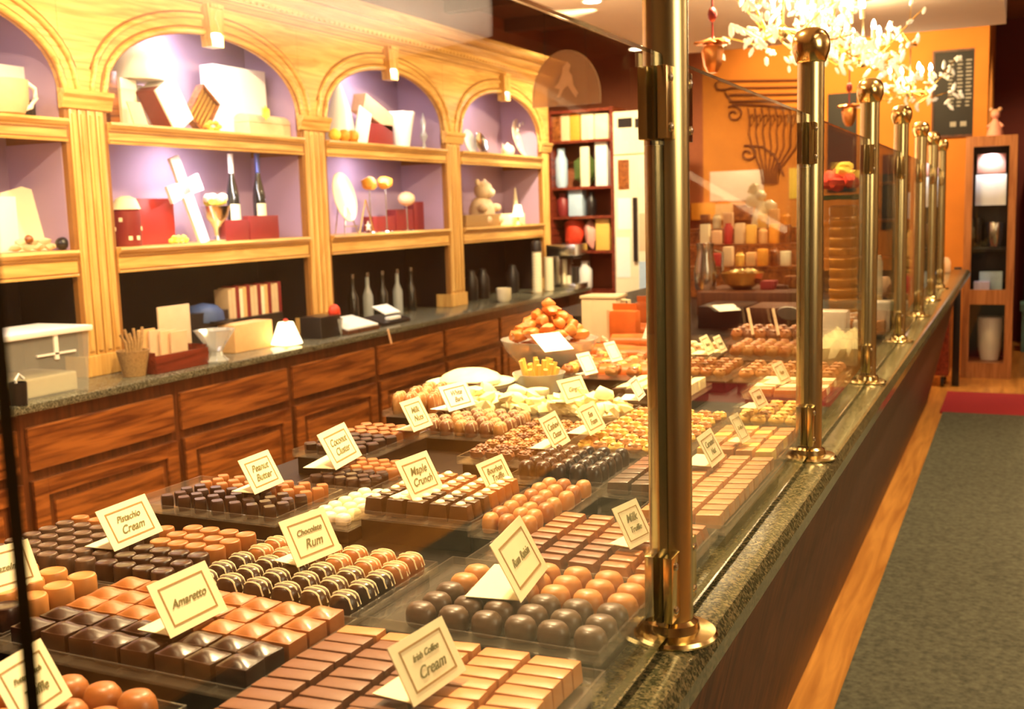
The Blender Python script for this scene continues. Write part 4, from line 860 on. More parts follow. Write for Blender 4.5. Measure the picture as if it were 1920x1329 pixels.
for k in range(22):
    a = k*2.4; r0 = .03*math.sqrt(k/22); bm = B(); tube(bm, [(r0*math.cos(a), r0*math.sin(a), .02), (r0*2*math.cos(a), r0*2*math.sin(a), .10+.012*(k % 3))], .007, 6)
    o = one('candy_stick', bm, YEL, 'golden candy stick in the clear glass bowl', 'candy stick', t.location.copy(), 0, 'golden sticks in the glass bowl')
bm = B(); lathe(bm, [(.028, 0), (.032, .01), (.03, .022), (0, .024)], 18); p = dk(1010, 768); one('cream_round', bm, WCH, 'single cream coloured round sweet in front of the glass bowl', 'sweet', (p[0], p[1], ZD+.0375))
# pastry bowl
t = thing('pastry_bowl', 'large clear glass bowl heaped with orange brown pastries', 'bowl', dk(1032, 703)); 
bm = B(); lathe(bm, [(.07, 0), (.075, .01), (.10, .03), (.15, .09), (.165, .125), (.158, .125), (.14, .09), (.09, .035), (0, .02)], 30); obj('glass', bm, CRYS, t, smooth=True)
PAST = plain('orange_pastry', (.62, .20, .035), .4, scale=40, var=.4, bump=.5, coat=.2)
for k in range(60):
    rr = .12*math.sqrt((k % 30)/30); a = k*2.4; zz = .065+.035*(k//30)+.11*(1-rr/.12)*(k//30); bm = B(); rn = random.Random(k)
    ball(bm, .025, (0, 0, 0), (1.25, .85, .8), 2, .35, rn)
    o = one('pastry', bm, PAST, 'glazed orange brown pastry heaped in the large glass bowl', 'pastry', (t.location.x+rr*math.cos(a), t.location.y+rr*math.sin(a), ZD+zz+.03), k*1.1, 'pastries in the large glass bowl'); 
# cream dispenser
p = dk(1132, 640); q = ay(1132, 552, p[1]); H = q.z-ZD; x0 = ay(1100, 600, p[1]).x; x1 = ay(1166, 600, p[1]).x
t = thing('cream_canister', 'cream plastic canister with square side handle', 'canister', ((x0+x1)/2, p[1], ZD+.0005)); w = (x1-x0)/2
bm = B(); box(bm, -w, w, -w*.8, w*.8, 0, H*.93, .008); obj('body', bm, CREAMP, t, smooth=30)
bm = B(); box(bm, -w-.005, w+.005, -w*.8-.005, w*.8+.005, H*.932, H, .006); obj('lid', bm, CREAMP, t, smooth=30)
bm = B(); tube(bm, [(w-.004, 0, H*.88), (w+.033, 0, H*.88), (w+.035, 0, H*.30), (w-.004, 0, H*.30)], .008, 8); obj('handle', bm, CREAMP, t, smooth=30)
bm = B(); box(bm, w*.45, w*.6, -w*.8-.0015, -w*.8+.001, H*.1, H*.7); obj('level_window', bm, BEI, t)
# orange packs
OPK = plain('orange_wrapper', (.60, .13, .025), .35, scale=20, var=.35, coat=.3)
rolls = [((1190, 700), 'orange wrapped roll lying in front, lowest of the pile'), ((1150, 688), 'orange wrapped roll lying left in the pile'), ((1200, 665), 'orange wrapped roll in the middle of the pile'), ((1140, 660), 'orange wrapped roll behind the small blank card'), ((1200, 640), 'orange wrapped roll near the post, upper part of pile'), ((1205, 618), 'orange wrapped roll highest near the post')]
for k, ((px, py), lb) in enumerate(rolls):
    a = az(px, py, ZD+.05); t = thing('wrapped_roll', lb, 'wrapped roll', (a.x-.02, a.y+.05, ZD+.0005), .05*(-1)**k, 'orange wrapped rolls')
    bm = B(); lathe(bm, [(.01, -.12), (.033, -.105), (.036, 0), (.033, .105), (.01, .12)], 16, mat=Matrix.Translation((0, 0, .037)) @ Matrix.Rotation(PI/2, 4, 'Y')); obj('wrapper', bm, OPK, t, smooth=True)
    for s in (-1, 1): bm = B(); lathe(bm, [(.008, 0), (.028, .03), (0, .03)], 10, mat=Matrix.Translation((s*.118, 0, .037)) @ Matrix.Rotation(s*PI/2, 4, 'Y')); obj('twisted_end', bm, OPK, t)
for k in range(3):
    a = Vector(((-1.42, -1.33, -1.44, -1.37, -1.45)[k], (4.05, 4.28, 4.42, 4.60, 4.75)[k], 0)); t = thing('orange_pack', f'tall orange wrapped pack behind the wrapped rolls, {ORD[k+1]} from the front', 'pack', (a.x, a.y, ZD+.0005), .2*k, 'tall orange packs')
    bm = B(); box(bm, -.06, .06, -.035, .035, 0, .15, .02); obj('filled_pack', bm, OPK, t, smooth=True); bm = B(); box(bm, -.05, .05, -.004, .004, .15, .175); obj('crimped_top', bm, OPK, t)
# dark tins between first two posts, beyond the sweets
def boxpx(name, lab, cat, mat, x0, x1, py0, py1, Y, d, z=None, bev=.006, **kw):
    a, b = ay(x0, (py0+py1)/2, Y), ay(x1, (py0+py1)/2, Y); zb = ay((x0+x1)/2, py1, Y).z if z is None else z; zt = ay((x0+x1)/2, py0, Y).z
    bm = B(); w = (b.x-a.x)/2; box(bm, -w, w, 0, d, 0, max(.01, zt-zb), bev)
    return one(name, bm, mat, lab, cat, ((a.x+b.x)/2, Y, zb), group=kw.get('group'))
z0 = ZD+.0005
boxpx('dark_tin', 'wide dark tin with low lid left of the second post', 'tin', BLKP, 1308, 1395, 575, 620, 4.75, .3, z0)
boxpx('dark_tin', 'wide dark tin carrying a round tag beside the second post', 'tin', DKW, 1400, 1502, 577, 620, 4.78, .3, z0)
p = ay(1478, 580, 4.72); bm = B(); lathe(bm, [(0, 0), (.05, 0), (.05, .003), (0, .003)], 24, mat=Matrix.Rotation(-.7, 4, 'X')); one('round_tag', bm, CARDW, 'round white tag hanging on the dark tin beside the second post', 'tag', (p.x, 4.74, p.z-.02))
t = thing('tongs', 'pale wooden tongs leaning on the reddish nut clusters', 'tongs', tuple(az(1412, 628, ZD+.09)))
bm = B(); tube(bm, [(0, 0, 0), (-.03, .05, .09)], .006); tube(bm, [(.09, 0, .0), (.06, .05, .09)], .006); obj('arms', bm, BEI, t)
boxpx('wood_step', 'brown wooden step behind the dark tins', 'riser', DKW, 1306, 1500, 548, 590, 5.3, .5, z0)
zs = ay(1400, 548, 5.3).z
p = ay(1392, 553, 5.5); t = thing('gold_bowl', 'round gold foil bowl on the brown wooden step', 'bowl', (p.x, 5.5, zs+.001))
bm = B(); lathe(bm, [(.04, 0), (.09, .03), (.11, .085), (.10, .085), (.08, .035), (0, .015)], 24, wob=lambda a, z: 1+.03*math.cos(9*a)); obj('foil_bowl', bm, GOLD, t, smooth=True)
bm = B()
for k in range(12): ball(bm, .028, (.06*math.cos(k*2.4)*math.sqrt(k/12), .06*math.sin(k*2.4)*math.sqrt(k/12), .085), (1.1, .8, .7), 1, .4)
obj('gold_wraps', bm, BRASSP, t)
p = ay(1318, 560, 5.4); t = thing('steel_pitcher', 'polished steel pitcher just right of the nearest post', 'pitcher', (p.x, 5.45, zs+.001))
bm = B(); lathe(bm, [(.05, 0), (.055, .02), (.06, .10), (.04, .19), (.045, .24), (.038, .24), (0, .05)], 20); obj('body', bm, SILV, t, smooth=True); bm = B(); tube(bm, [(.05, 0, .2), (.09, 0, .19), (.09, 0, .1), (.055, 0, .06)], .007); obj('handle', bm, SILV, t, smooth=True)
for k, (a, b, u, v) in enumerate(((1425, 1452, 527, 552), (1450, 1475, 535, 556), (1470, 1500, 518, 552))):
    boxpx('brown_packet', ['brown packet right of the gold bowl', 'small brown packet in the middle of the step', 'brown packet beside the second post on the step'][k], 'packet', (MAR, DKW, CAB)[k], a, b, u, v, 5.45+.05*k, .1, zs+.001)
# tiered shelf further back
Y6 = 6.4
t = thing('tiered_shelf', 'low wooden tiered shelf stacked with packets beyond the gold bowl', 'shelf', (0, Y6, 0))
xa, xb = ay(1306, 480, Y6+.62).x, ay(1512, 480, Y6).x
for k, py in enumerate((500, 458, 428)):
    z = ay(1400, py, Y6+.2*k).z; bm = B(); box(bm, xa, xb, .2*k, .2*k+.22, z-.02, z); obj('shelf_board', bm, CAB, t)
    if k == 0: Z6 = [z]
    else: Z6.append(z)
bm = B(); box(bm, xa, xb, .4, .62, ZD, Z6[2]-.021); box(bm, xa, xb, .2, .4, ZD, Z6[1]-.021); box(bm, xa, xb, .0, .2, ZD, Z6[0]-.021); obj('side_body', bm, CAB, t)
cols = [PEACH, ORF, BEI, CREAMP, TAN, REDB, CAB, YEL]
for k in range(3):
    for i in range(8):
        Yk = Y6+.2*k+.06; a = 1314+i*21.5; x = ay(a+9, 470, Yk).x; rn = random.Random(k*20+i)
        if k == 2 and i in (3, 4): continue
        bm = B(); hh = (.10, .11, .10)[k]*(.7+.5*rn.random())
        if (i+k) % 3: box(bm, -.028, .028, -.03, .03, 0, hh, .006)
        else: lathe(bm, [(.025, 0), (.028, .01), (.028, hh*.8), (.018, hh*.9), (.018, hh), (0, hh)], 14)
        one('sweet_packet' if (i+k) % 3 else 'sweet_jar', bm, cols[(i*5+k*3) % 8], f'{["peach","orange","beige","cream","tan","red","brown","golden"][(i*5+k*3) % 8]} {"packet" if (i+k) % 3 else "jar"}, {ORD[i+1]} from left on the {["lowest","middle","top"][k]} board of the tiered shelf', 'packet' if (i+k) % 3 else 'jar', (x, Yk, Z6[k]+.001), group='packets and jars on the tiered shelf')
p = ay(1428, 400, Y6+.55); t = thing('cream_bow_doll', 'cream ribbon doll standing on top of the tiered shelf', 'doll', (p.x, Y6+.53, Z6[2]+.001))
bm = B(); lathe(bm, [(.07, 0), (.05, .08), (.025, .15), (.02, .17)], 16); ball(bm, .035, (0, 0, .20)); ball(bm, .05, (-.05, 0, .17), (1, .4, .8), 2, .3); ball(bm, .05, (.06, 0, .13), (1, .4, .8), 2, .3); obj('doll_body', bm, CREAMP, t, smooth=True)
bm = B(); ball(bm, .04, (-.045, 0, .25), (1, .4, 1.1), 1, .5); obj('bow', bm, IVORY, t)
# vase column with red flowers
p = ay(1580, 622, 4.9); t = thing('ribbed_vase', 'tall orange ribbed vase between the second and third posts', 'vase', (p.x, 4.9, z0)); hv = ay(1580, 385, 4.9).z-ZD
bm = B(); prof = [(.05, 0)]
for k in range(12): prof += [(.062, hv*(k+.2)/12), (.062, hv*(k+.75)/12), (.056, hv*(k+.95)/12)]
lathe(bm, prof+[(.05, hv), (0, hv-.02)], 24); obj('ribbed_body', bm, plain('amber_glaze', (.75, .33, .05), .3, coat=.3), t, smooth=30)
bq = thing('flower_bouquet', 'bouquet of red flowers with yellow heads on the ribbed vase', 'bouquet', (p.x, 4.9, ZD+hv))
for k in range(16):
    a = k*2.4; r = .10*math.sqrt(k/16); bm = B(); ball(bm, .035, (r*math.cos(a), r*math.sin(a), .09+.07*(1-r/.1)), (1, 1, .8), 2, .5, random.Random(k)); o = obj('flower', bm, YFL if k in (0, 2, 5) else REDF, bq, smooth=True)
bm = B()
for k in range(8): ball(bm, .03, (.07*math.cos(k*.8), .07*math.sin(k*.8), .035), (1.3, .5, .4), 1, .3)
obj('leaves', bm, GRN, bq, smooth=True)
for k, (px, py, hh, m_, lb) in enumerate(((1637, 600, .3, CREAMP, 'pale tall canister seen between third and fourth posts'), (1640, 640, .16, PINKW, 'pale pink box between third and fourth posts'), (1700, 520, .34, YEL, 'yellow stacked packet tower between fourth and fifth posts'), (1640, 545, .5, BRASSP, 'slim brass candlestick between third and fourth posts'), (1560, 650, .14, PINKW, 'pink wrapped parcel behind the ivory chunks'))):
    a = az(px, py, ZD)
    if a.x > -.5: a.x = -.55
    t = thing(['tall_canister', 'pink_box', 'packet_tower', 'candlestick', 'wrapped_parcel'][k], lb, ['canister', 'box', 'packets', 'candlestick', 'parcel'][k], (a.x, min(a.y, 8.2), z0))
    bm = B()
    if k in (0, 3): lathe(bm, [(.05, 0), (.045, .01), (.04 if k == 0 else .012, .03), (.04 if k == 0 else .01, hh*.9), (.03, hh), (0, hh)], 18); obj('body', bm, m_, t, smooth=True)
    elif k == 2:
        for q in range(5): bm = B(); box(bm, -.04, .04, -.04, .04, q*.068, q*.068+.064, .012); obj('packet', bm, m_, t, smooth=True)
    else: box(bm, -.06, .06, -.05, .05, 0, hh, .01); obj('body', bm, m_, t, smooth=True)
for k in range(14):
    a = az(1795-k*4, 512+k*5, ZD); x = -.50-.1*(k % 3); y = min(8.7, 8.8-k*.28)
    bm = B(); rn = random.Random(k+60)
    if k % 2: box(bm, -.035, .035, -.03, .03, 0, .09+.05*rn.random(), .008)
    else: lathe(bm, [(.03, 0), (.035, .01), (.035, .08), (.02, .11), (0, .115)], 14)
    one('gift_packet' if k % 2 else 'gift_jar', bm, cols[(k*3) % 8], f'{["peach","orange","beige","cream","tan","red","brown","golden"][(k*3) % 8]} small {"packet" if k % 2 else "jar"} at the far end of the ledge, {ORD[k+1] if k < 14 else "last"} from the end', 'packet' if k % 2 else 'jar', (x, y, z0), group='small gifts at the far end of the display')

# ------------------------------------------------------------------ end of the shop: shelving, coffee corner
Ye = 9.35
t = thing('end_shelving', 'dark brown open shelving at the end of the back counter', 'shelving', (0, Ye, 0))
xa, xb = ay(1028, 300, Ye).x, ay(1150, 300, Ye).x; zt = ay(1090, 203, Ye).z
bm = B(); box(bm, xa, xb, .36, .38, 0, zt); obj('back_board', bm, BRNW, t)
for x in (xa, xb-.03): bm = B(); box(bm, x, x+.03, 0, .36, 0, zt-.001); obj('side_board', bm, MAH, t)
ZE = []
for py in (205, 262, 350, 405, 470, 545):
    z = ay(1090, py, Ye).z; ZE.append(z); bm = B(); box(bm, xa+.031, xb-.031, 0, .355, z-.025, z); obj('shelf_board', bm, MAH, t)
def E_(name, lab, cat, mat, a, b, u, sh, m='box', Y=Ye+.05, d=.12, **k):
    z = ZE[sh]+.001; p, q = ay(a, 300, Y), ay(b, 300, Y); zz = ay((a+b)/2, u, Y).z; w = (q.x-p.x)/2; h = max(.03, zz-z); bm = B()
    if m == 'box': box(bm, -w, w, 0, d, 0, h, .004)
    elif m == 'jar': lathe(bm, [(w*.8, 0), (w, h*.1), (w, h*.7), (w*.6, h*.85), (w*.65, h), (0, h)], 16, at=(0, w+.01, 0))
    elif m == 'ball': ball(bm, w, (0, w+.01, h/2), (1, 1, h/(2*w)*.96), 2, .35)
    return one(name, bm, mat, lab, cat, ((p.x+q.x)/2, Y, z), group='goods on the end shelving')
E_('orange_carton', 'dark orange carton at the left of the highest end shelf', 'carton', CAB, 1036, 1052, 212, 1)
E_('orange_carton', 'white banded orange carton, second on the highest end shelf', 'carton', PEACH, 1053, 1069, 213, 1)
E_('orange_carton', 'bright orange carton, third on the highest end shelf', 'carton', ORF, 1070, 1088, 213, 1)
E_('yellow_carton', 'pale yellow carton, fourth on the highest end shelf', 'carton', CARD, 1091, 1114, 212, 1)
E_('yellow_carton', 'pale yellow carton at the right of the highest end shelf', 'carton', IVORY, 1116, 1141, 212, 1)
E_('lavender_jar', 'lavender jar on the second end shelf', 'jar', SKYB, 1036, 1058, 278, 2, 'jar')
E_('leafy_bunch', 'green and cream leafy bunch in the middle of the second end shelf', 'plant', GRN, 1068, 1108, 285, 2, 'ball')
E_('cream_ornament', 'cream cross shaped ornament above the leafy bunch', 'ornament', CREAMP, 1088, 1104, 275, 2, 'box', Y=Ye+.01, d=.03)
E_('white_bag', 'tall white paper bag on the second end shelf', 'bag', WHTM, 1116, 1138, 264, 2)
E_('blue_pot', 'pale blue square pot on the third end shelf', 'pot', SKYB, 1064, 1090, 356, 3, 'box')
E_('brown_jar', 'brown jar left of the pale blue pot', 'jar', MAR, 1038, 1060, 362, 3, 'jar')
E_('dark_tin', 'dark round tin right of the pale blue pot', 'tin', BLKP, 1094, 1112, 360, 3, 'jar')
E_('red_flower_pot', 'red flowers in a pot on the fourth end shelf', 'flowers', REDF, 1048, 1086, 400, 4, 'ball')
E_('pink_flower_pot', 'pink white flowers right of the red flowers', 'flowers', PINK, 1088, 1112, 410, 4, 'ball')
E_('yellow_bag', 'yellow green foil bag on the fourth end shelf', 'bag', YEL, 1114, 1140, 410, 4)
E_('glass_jar', 'large glass jar on the lowest visible end shelf', 'jar', SILV, 1040, 1070, 485, 5, 'jar')
E_('white_canister', 'white canister on the lowest visible end shelf', 'canister', WHTM, 1076, 1100, 490, 5, 'jar')
# pale fridge covered with papers
xa, xb = ay(1152, 400, 9.3).x, ay(1232, 400, 9.3).x; zt = ay(1190, 207, 9.3).z
t = thing('refrigerator', 'pale refrigerator covered with papers behind the nearest post', 'refrigerator', (0, 9.3, 0))
bm = B(); box(bm, xa, xb, 0, .5, 0, zt, .01); obj('body', bm, CREAMP, t)
zm = ay(1190, 290, 9.3).z
bm = B(); box(bm, xa+.01, xb-.01, -.02, 0, zm+.01, zt-.02, .004); obj('upper_door', bm, CREAMP, t); bm = B(); box(bm, xa+.01, xb-.01, -.02, 0, .1, zm-.01, .004); dr = obj('lower_door', bm, CREAMP, t)
a = ay(1191, 370, 9.27); b = ay(1191, 490, 9.27); bm = B(); box(bm, a.x-.02, a.x+.02, -.05, -.021, b.z, a.z, .004); obj('black_handle', bm, BLKP, dr)
for k, (x0, x1, u, v) in enumerate(((1158, 1185, 222, 238), (1190, 1214, 222, 238), (1158, 1180, 300, 355), (1196, 1218, 300, 352), (1158, 1184, 372, 430), (1198, 1220, 400, 470), (1156, 1182, 445, 520), (1198, 1220, 490, 545))):
    a, b = ay(x0, u, 9.275), ay(x1, v, 9.275); bm = B(); box(bm, a.x, b.x, -.003, 0, b.z, a.z)
    one('posted_paper', bm, (BLKP, BLKP, CAB, PINKW, WHT, BEI, WHTM, SKYB)[k], ['left dark magnet strip on the upper fridge door', 'right dark magnet strip on the upper fridge door', 'brown paper on the fridge, left under the door gap', 'pink white paper on the fridge, right under the door gap', 'white paper left of the black fridge handle', 'beige paper right of the black fridge handle', 'large white paper low on the left of the fridge', 'pale blue paper low on the right of the fridge'][k], 'paper', (0, 9.2795, 0))
# coffee machine at the end of the back counter
p = az(1125, 542, ZB); t = thing('espresso_machine', 'chrome and black espresso machine at the far end of the back counter', 'coffee machine', (-3.73, 8.98, SB)); t.scale = (.62, 1, 1)
bm = B(); box(bm, -.15, .30, -.16, .14, 0, .05, .008); box(bm, -.15, .05, -.16, .14, .05, .30, .01); box(bm, -.15, .3, -.16, .14, .30, .40, .01); obj('chrome_body', bm, SILV, t, smooth=30)
bm = B(); box(bm, .06, .24, -.11, .09, .27, .30, .004); box(bm, .2, .27, -.1, -.02, .055, .2, .01); obj('black_group', bm, BLKP, t)
for k, s in enumerate((-.08, .06)): bm = B(); lathe(bm, [(.03, .052), (.035, .06), (.035, .12), (.03, .12), (.0, .06)], 14, at=(.15, s, 0)); obj('steel_cup', bm, CREAMP, t, smooth=True)
# arched etched sign, hung in front of the hutch end
Yh = 7.4; a, b, c = ay(1000, 200, Yh), ay(1126, 200, Yh), ay(1062, 95, Yh)
w = (b.x-a.x)/2; hh = c.z-a.z; t = thing('arched_sign', 'arched etched tan sign with a prancing figure emblem, hanging on wires', 'sign', ((a.x+b.x)/2, Yh, a.z-.01))
bm = B(); prism(bm, [(-w, 0)]+[(-w*math.cos(PI*k/24), .06+(hh-.05)*math.sin(PI*k/24)) for k in range(25)]+[(w, 0)], -.006, .006, 'Y'); obj('etched_panel', bm, ETCH, t)
bm = B(); tube(bm, [(-w, 0, 0)]+[(-w*math.cos(PI*k/24), 0, .06+(hh-.05)*math.sin(PI*k/24)) for k in range(25)]+[(w, 0, 0)], .006); obj('bright_rim', bm, BEI, t, smooth=True)
bm = B(); e = [(-.10, .16), (-.06, .20), (-.03, .27), (-.02, .33), (.02, .37), (.05, .34), (.035, .29), (.06, .25), (.07, .17), (.11, .10), (.09, .06), (.05, .12), (.02, .17), (-.02, .14), (-.05, .08), (-.08, .07), (-.05, .14)]
k = w/.27; prism(bm, [(x*k*.9, z*k*.85) for x, z in e], -.012, -.0065, 'Y'); obj('emblem', bm, PEACH, t)
bm = B()
for s in (-1, 1): tube(bm, [(s*w*.6, 0, hh*.8), (s*w*.6, 0, 3.5-a.z)], .002, 5)
obj('hanging_wire', bm, STEEL, t)

# ------------------------------------------------------------------ wall ornaments at the back
Yw = 10.88
def wl(pts, r, bm):
    tube(bm, [tuple(ay(x, y, Yw)) for x, y in pts], r, 6)
def spiral(cx, cy, r0, turns, s=1, n=22, ph=0): return [(cx+s*r0*(1-.8*k/n)*math.cos(ph+turns*2*PI*k/n), cy+r0*(1-.8*k/n)*math.sin(ph+turns*2*PI*k/n)*.9) for k in range(n+1)]
IRON = plain('brown_iron', (.16, .05, .015), .6)
t = thing('wall_scroll_ornament', 'brown wrought column capital ornament on the orange back wall', 'wall ornament', (0, 0, 0))
bm = B()
for py in (152, 165, 178, 190): wl([(1368, py), (1440, py-1), (1500, py-2)], .011, bm)
wl([(1368, 152), (1350, 150), (1341, 158), (1345, 168), (1358, 168)], .011, bm); wl([(1372, 190), (1362, 178), (1358, 168), (1372, 165)], .010, bm); obj('abacus_bars', bm, IRON, t, smooth=True)
bm = B(); wl(spiral(1376, 214, 18, 1.3, 1, ph=-2.2), .010, bm); wl([(1372, 196), (1400, 196), (1440, 198), (1500, 204)], .010, bm); wl(spiral(1402, 288, 18, 1.3, 1, ph=-2), .010, bm); wl([(1400, 272), (1430, 275), (1452, 290), (1470, 330)], .009, bm); obj('scroll', bm, IRON, t, smooth=True)
bm = B()
for k in range(8):
    x = 1402+k*13; wl([(x, 202), (x+4, 225), (x+2, 250), (x+8-k, 275), (1446+(k-4)*5, 318), (1446+(k-4)*4, 345)], .008, bm)
    wl([(x+2, 222), (x+9, 214), (x+12, 224), (x+6, 236)], .007, bm)
obj('acanthus_leaves', bm, IRON, t, smooth=True)
def wallbox(name, lab, cat, mat, x0, x1, u, v, Y=10.899, th=.012):
    a, b = ay(x0, (u+v)/2, Y), ay(x1, (u+v)/2, Y); zt, zb = ay((x0+x1)/2, u, Y).z, ay((x0+x1)/2, v, Y).z
    bm = B(); box(bm, 0, b.x-a.x, -th, 0, 0, zt-zb, .002); return one(name, bm, mat, lab, cat, (a.x, Y, zb)), b.x-a.x, zt-zb
wallbox('pale_poster', 'pale pinkish poster on the orange wall behind the tiered shelf', 'poster', PINKW, 1332, 1432, 320, 376)
o, w, h = wallbox('menu_board', 'black chalkboard menu with pale writing on the orange wall', 'menu board', CHALK, 1752, 1829, 97, 253)
bm = B()
for x0, x1, z0_, z1_ in ((-.02, 0, -.02, h+.02), (w, w+.02, -.02, h+.02), (0, w, -.02, 0), (0, w, h, h+.02)): box(bm, x0, x1, -.02, 0, z0_, z1_)
obj('frame', bm, DKW, o)
rn = random.Random(3)
for c_ in range(3):
    bm = B()
    for k in range(13): xx = w*(.34+.21*c_); box(bm, xx, xx+w*.15*(.6+.4*rn.random()), -.0128, -.012, h*(.88-.045*k), h*(.88-.045*k)+h*.018)
    obj('chalk_column', bm, CHW, o)
for k in range(2): bm = B(); box(bm, w*(.4+.25*k), w*(.55+.25*k), -.0128, -.012, h*.10, h*.16); obj('chalk_drawing', bm, CHW, o)
wallbox('dark_arch_panel', 'dark panel on the orange wall between the second and third posts', 'panel', CHALK, 1552, 1606, 175, 360)
wallbox('dark_arch_panel', 'dark tall panel on the orange wall between third and fourth posts', 'panel', CHALK, 1654, 1674, 290, 430)
wallbox('yellow_leaf', 'yellow leaf shaped wall decoration left of the second post', 'wall decoration', YFL, 1480, 1500, 315, 372)
for k, (a_, b_) in enumerate(((1300, 1345), (1345, 1378), (1378, 1412))): wallbox('orange_wall_box', ['left orange box fixed low on the back wall', 'middle orange box fixed low on the back wall', 'right orange box fixed low on the back wall'][k], 'box', (ORF, TAN, CAB)[k], a_, b_, 380+k*2, 412, 10.899, .08)

# ------------------------------------------------------------------ chandeliers and hanging lanterns
BULB = glow('candle_bulb', (1, .86, .6), 26)
dropm = B(); ball(dropm, .016, (0, 0, 0), (.55, .55, 1.5), 1); drop0 = None
flw = B()
for k in range(5): ball(flw, .011, (.013*math.cos(k*1.257), .013*math.sin(k*1.257), 0), (1.1, .7, .45), 1)
CH = [((1468, 22, 2.52), 1.0, 'nearest crystal branch chandelier above the second post'), ((1560, 48, 2.50), .62, 'crystal branch chandelier, second from the camera, between second and third posts'), ((1618, 85, 2.52), 1.0, 'crystal branch chandelier, third from the camera, above the third post'), ((1706, 152, 2.52), 1.0, 'farthest crystal branch chandelier above the fourth post')]
dmesh = fmesh = None
for ci, (q, sc, lab) in enumerate(CH):
    p = az(*q); t = thing('chandelier', lab, 'chandelier', tuple(p), group='crystal branch chandeliers under the soffit')
    bm = B(); tube(bm, [(0, 0, 2.8-p.z), (0, 0, -.12)], .006); lathe(bm, [(.05, 2.78-p.z), (.05, 2.798-p.z), (0, 2.799-p.z)], 16); ball(bm, .03, (0, 0, -.10)); obj('stem', bm, BRASS, t, smooth=True)
    rn = random.Random(40+ci); tips = []; bm = B()
    for k in range(13):
        a = k*2*PI/13+rn.uniform(-.15, .15); L = sc*rn.uniform(.22, .44); up = rn.uniform(-.2, .2)
        pts = [(0, 0, -.08), (L*.4*math.cos(a), L*.4*math.sin(a), -.10+up*.3), (L*.8*math.cos(a+.15), L*.8*math.sin(a+.15), up*.7), (L*math.cos(a+.2), L*math.sin(a+.2), up+.03)]
        tube(bm, pts, .006, 6, .4)
        for _ in range(2):
            s_ = Vector(pts[rn.choice((1, 2))]); e_ = s_+Vector((rn.uniform(-.1, .1), rn.uniform(-.1, .1), rn.uniform(-.08, .14))); tube(bm, [tuple(s_), tuple(e_)], .003, 5, .5); tips.append(e_)
        tips += [Vector(pts[2]), Vector(pts[3])]
    obj('branches', bm, GOLD, t, smooth=True)
    for k in range(6):
        a = k*PI/3; o = B(); lathe(o, [(.012, 0), (.012, .05), (0, .05)], 10); c_ = obj('candle', o, IVORY, t, (.15*math.cos(a), .15*math.sin(a), .02), True)
        o = B(); lathe(o, [(.009, .05), (.014, .065), (.009, .09), (0, .105)], 10); obj('bulb', o, BULB, c_, smooth=True)
    n = 0
    for e_ in tips+[x+Vector((rn.uniform(-.04, .04), rn.uniform(-.04, .04), rn.uniform(-.07, .02))) for x in tips]:
        if n >= 96: break
        if n % 3 == 2:
            if fmesh is None: o = obj('crystal_flower', flw, CRYW, t, tuple(e_), True); fmesh = o
            else: o = fmesh.copy(); COL.objects.link(o); o.parent = t; o.location = e_
        else:
            if dmesh is None: o = obj('crystal_drop', dropm, CRYW, t, tuple(e_), True); dmesh = o
            else: o = dmesh.copy(); COL.objects.link(o); o.parent = t; o.location = e_-Vector((0, 0, .015))
        o.rotation_euler = (rn.uniform(-.8, .8), rn.uniform(-.8, .8), rn.uniform(0, 6)); o.scale = [rn.uniform(1.0, 1.8)]*3; n += 1
    L_ = bpy.data.lights.new('chandelier_light', 'POINT'); L_.energy = 5.5; L_.color = (1, .76, .42); L_.shadow_soft_size = .08
    lo = bpy.data.objects.new('chandelier_light', L_); COL.objects.link(lo); lo.location = (p.x, p.y, p.z+.03)
for k, (px, py, Y, lab) in enumerate(((1336, 105, 4.6, 'copper foil lantern hanging left of the chandeliers'), (1592, 215, 7.3, 'copper foil lantern hanging between second and third posts'))):
    p = ay(px, py, Y); t = thing('hanging_lantern', lab, 'lantern', tuple(p), group='hanging copper lanterns')
    bm = B(); lathe(bm, [(.0, -.075), (.02, -.07), (.035, -.04), (.045, .02), (.04, .04), (0, .045)], 14, wob=lambda a, z: 1+.08*math.cos(6*a)); obj('lantern_body', bm, COP, t, smooth=True)
    bm = B()
    for q in range(7): a = q*.9; ball(bm, .03, (.04*math.cos(a), .04*math.sin(a), .055), (1.4, .8, .35), 1, .4)
    obj('foil_leaves', bm, COP, t, smooth=True); bm = B(); tube(bm, [(0, 0, .05), (0, 0, 2.8-p.z)], .004); ball(bm, .02, (0, 0, .17), (1, 1, 1.6)); obj('cord', bm, MAR, t, smooth=True)

# ------------------------------------------------------------------ glass cabinet at the aisle end
X0, X1, Y0, H = -.452, -.04, 10.35, 2.13
t = thing('glass_cabinet', 'tall narrow cherry wood glass cabinet at the end of the aisle', 'cabinet', (X0, Y0, 0)); w = X1-X0; f = .062
bm = B(); box(bm, 0, f, 0, .05, 0, H); box(bm, w-f, w, 0, .05, 0, H); box(bm, f, w-f, 0, .05, H-.09, H); box(bm, f, w-f, 0, .05, 0, .14); box(bm, f, w-f, 0, .05, .66, .79); obj('front_frame', bm, SHOWW, t)
bm = B(); box(bm, 0, .02, .051, .40, 0, H); box(bm, w-.02, w, .051, .40, 0, H); box(bm, .02, w-.02, .051, .40, H-.02, H); box(bm, .02, w-.02, .38, .40, 0, H-.021); box(bm, .02, w-.02, .051, .379, .12, .14); box(bm, .02, w-.02, .051, .379, .66, .68); obj('carcass', bm, SHOWW, t)
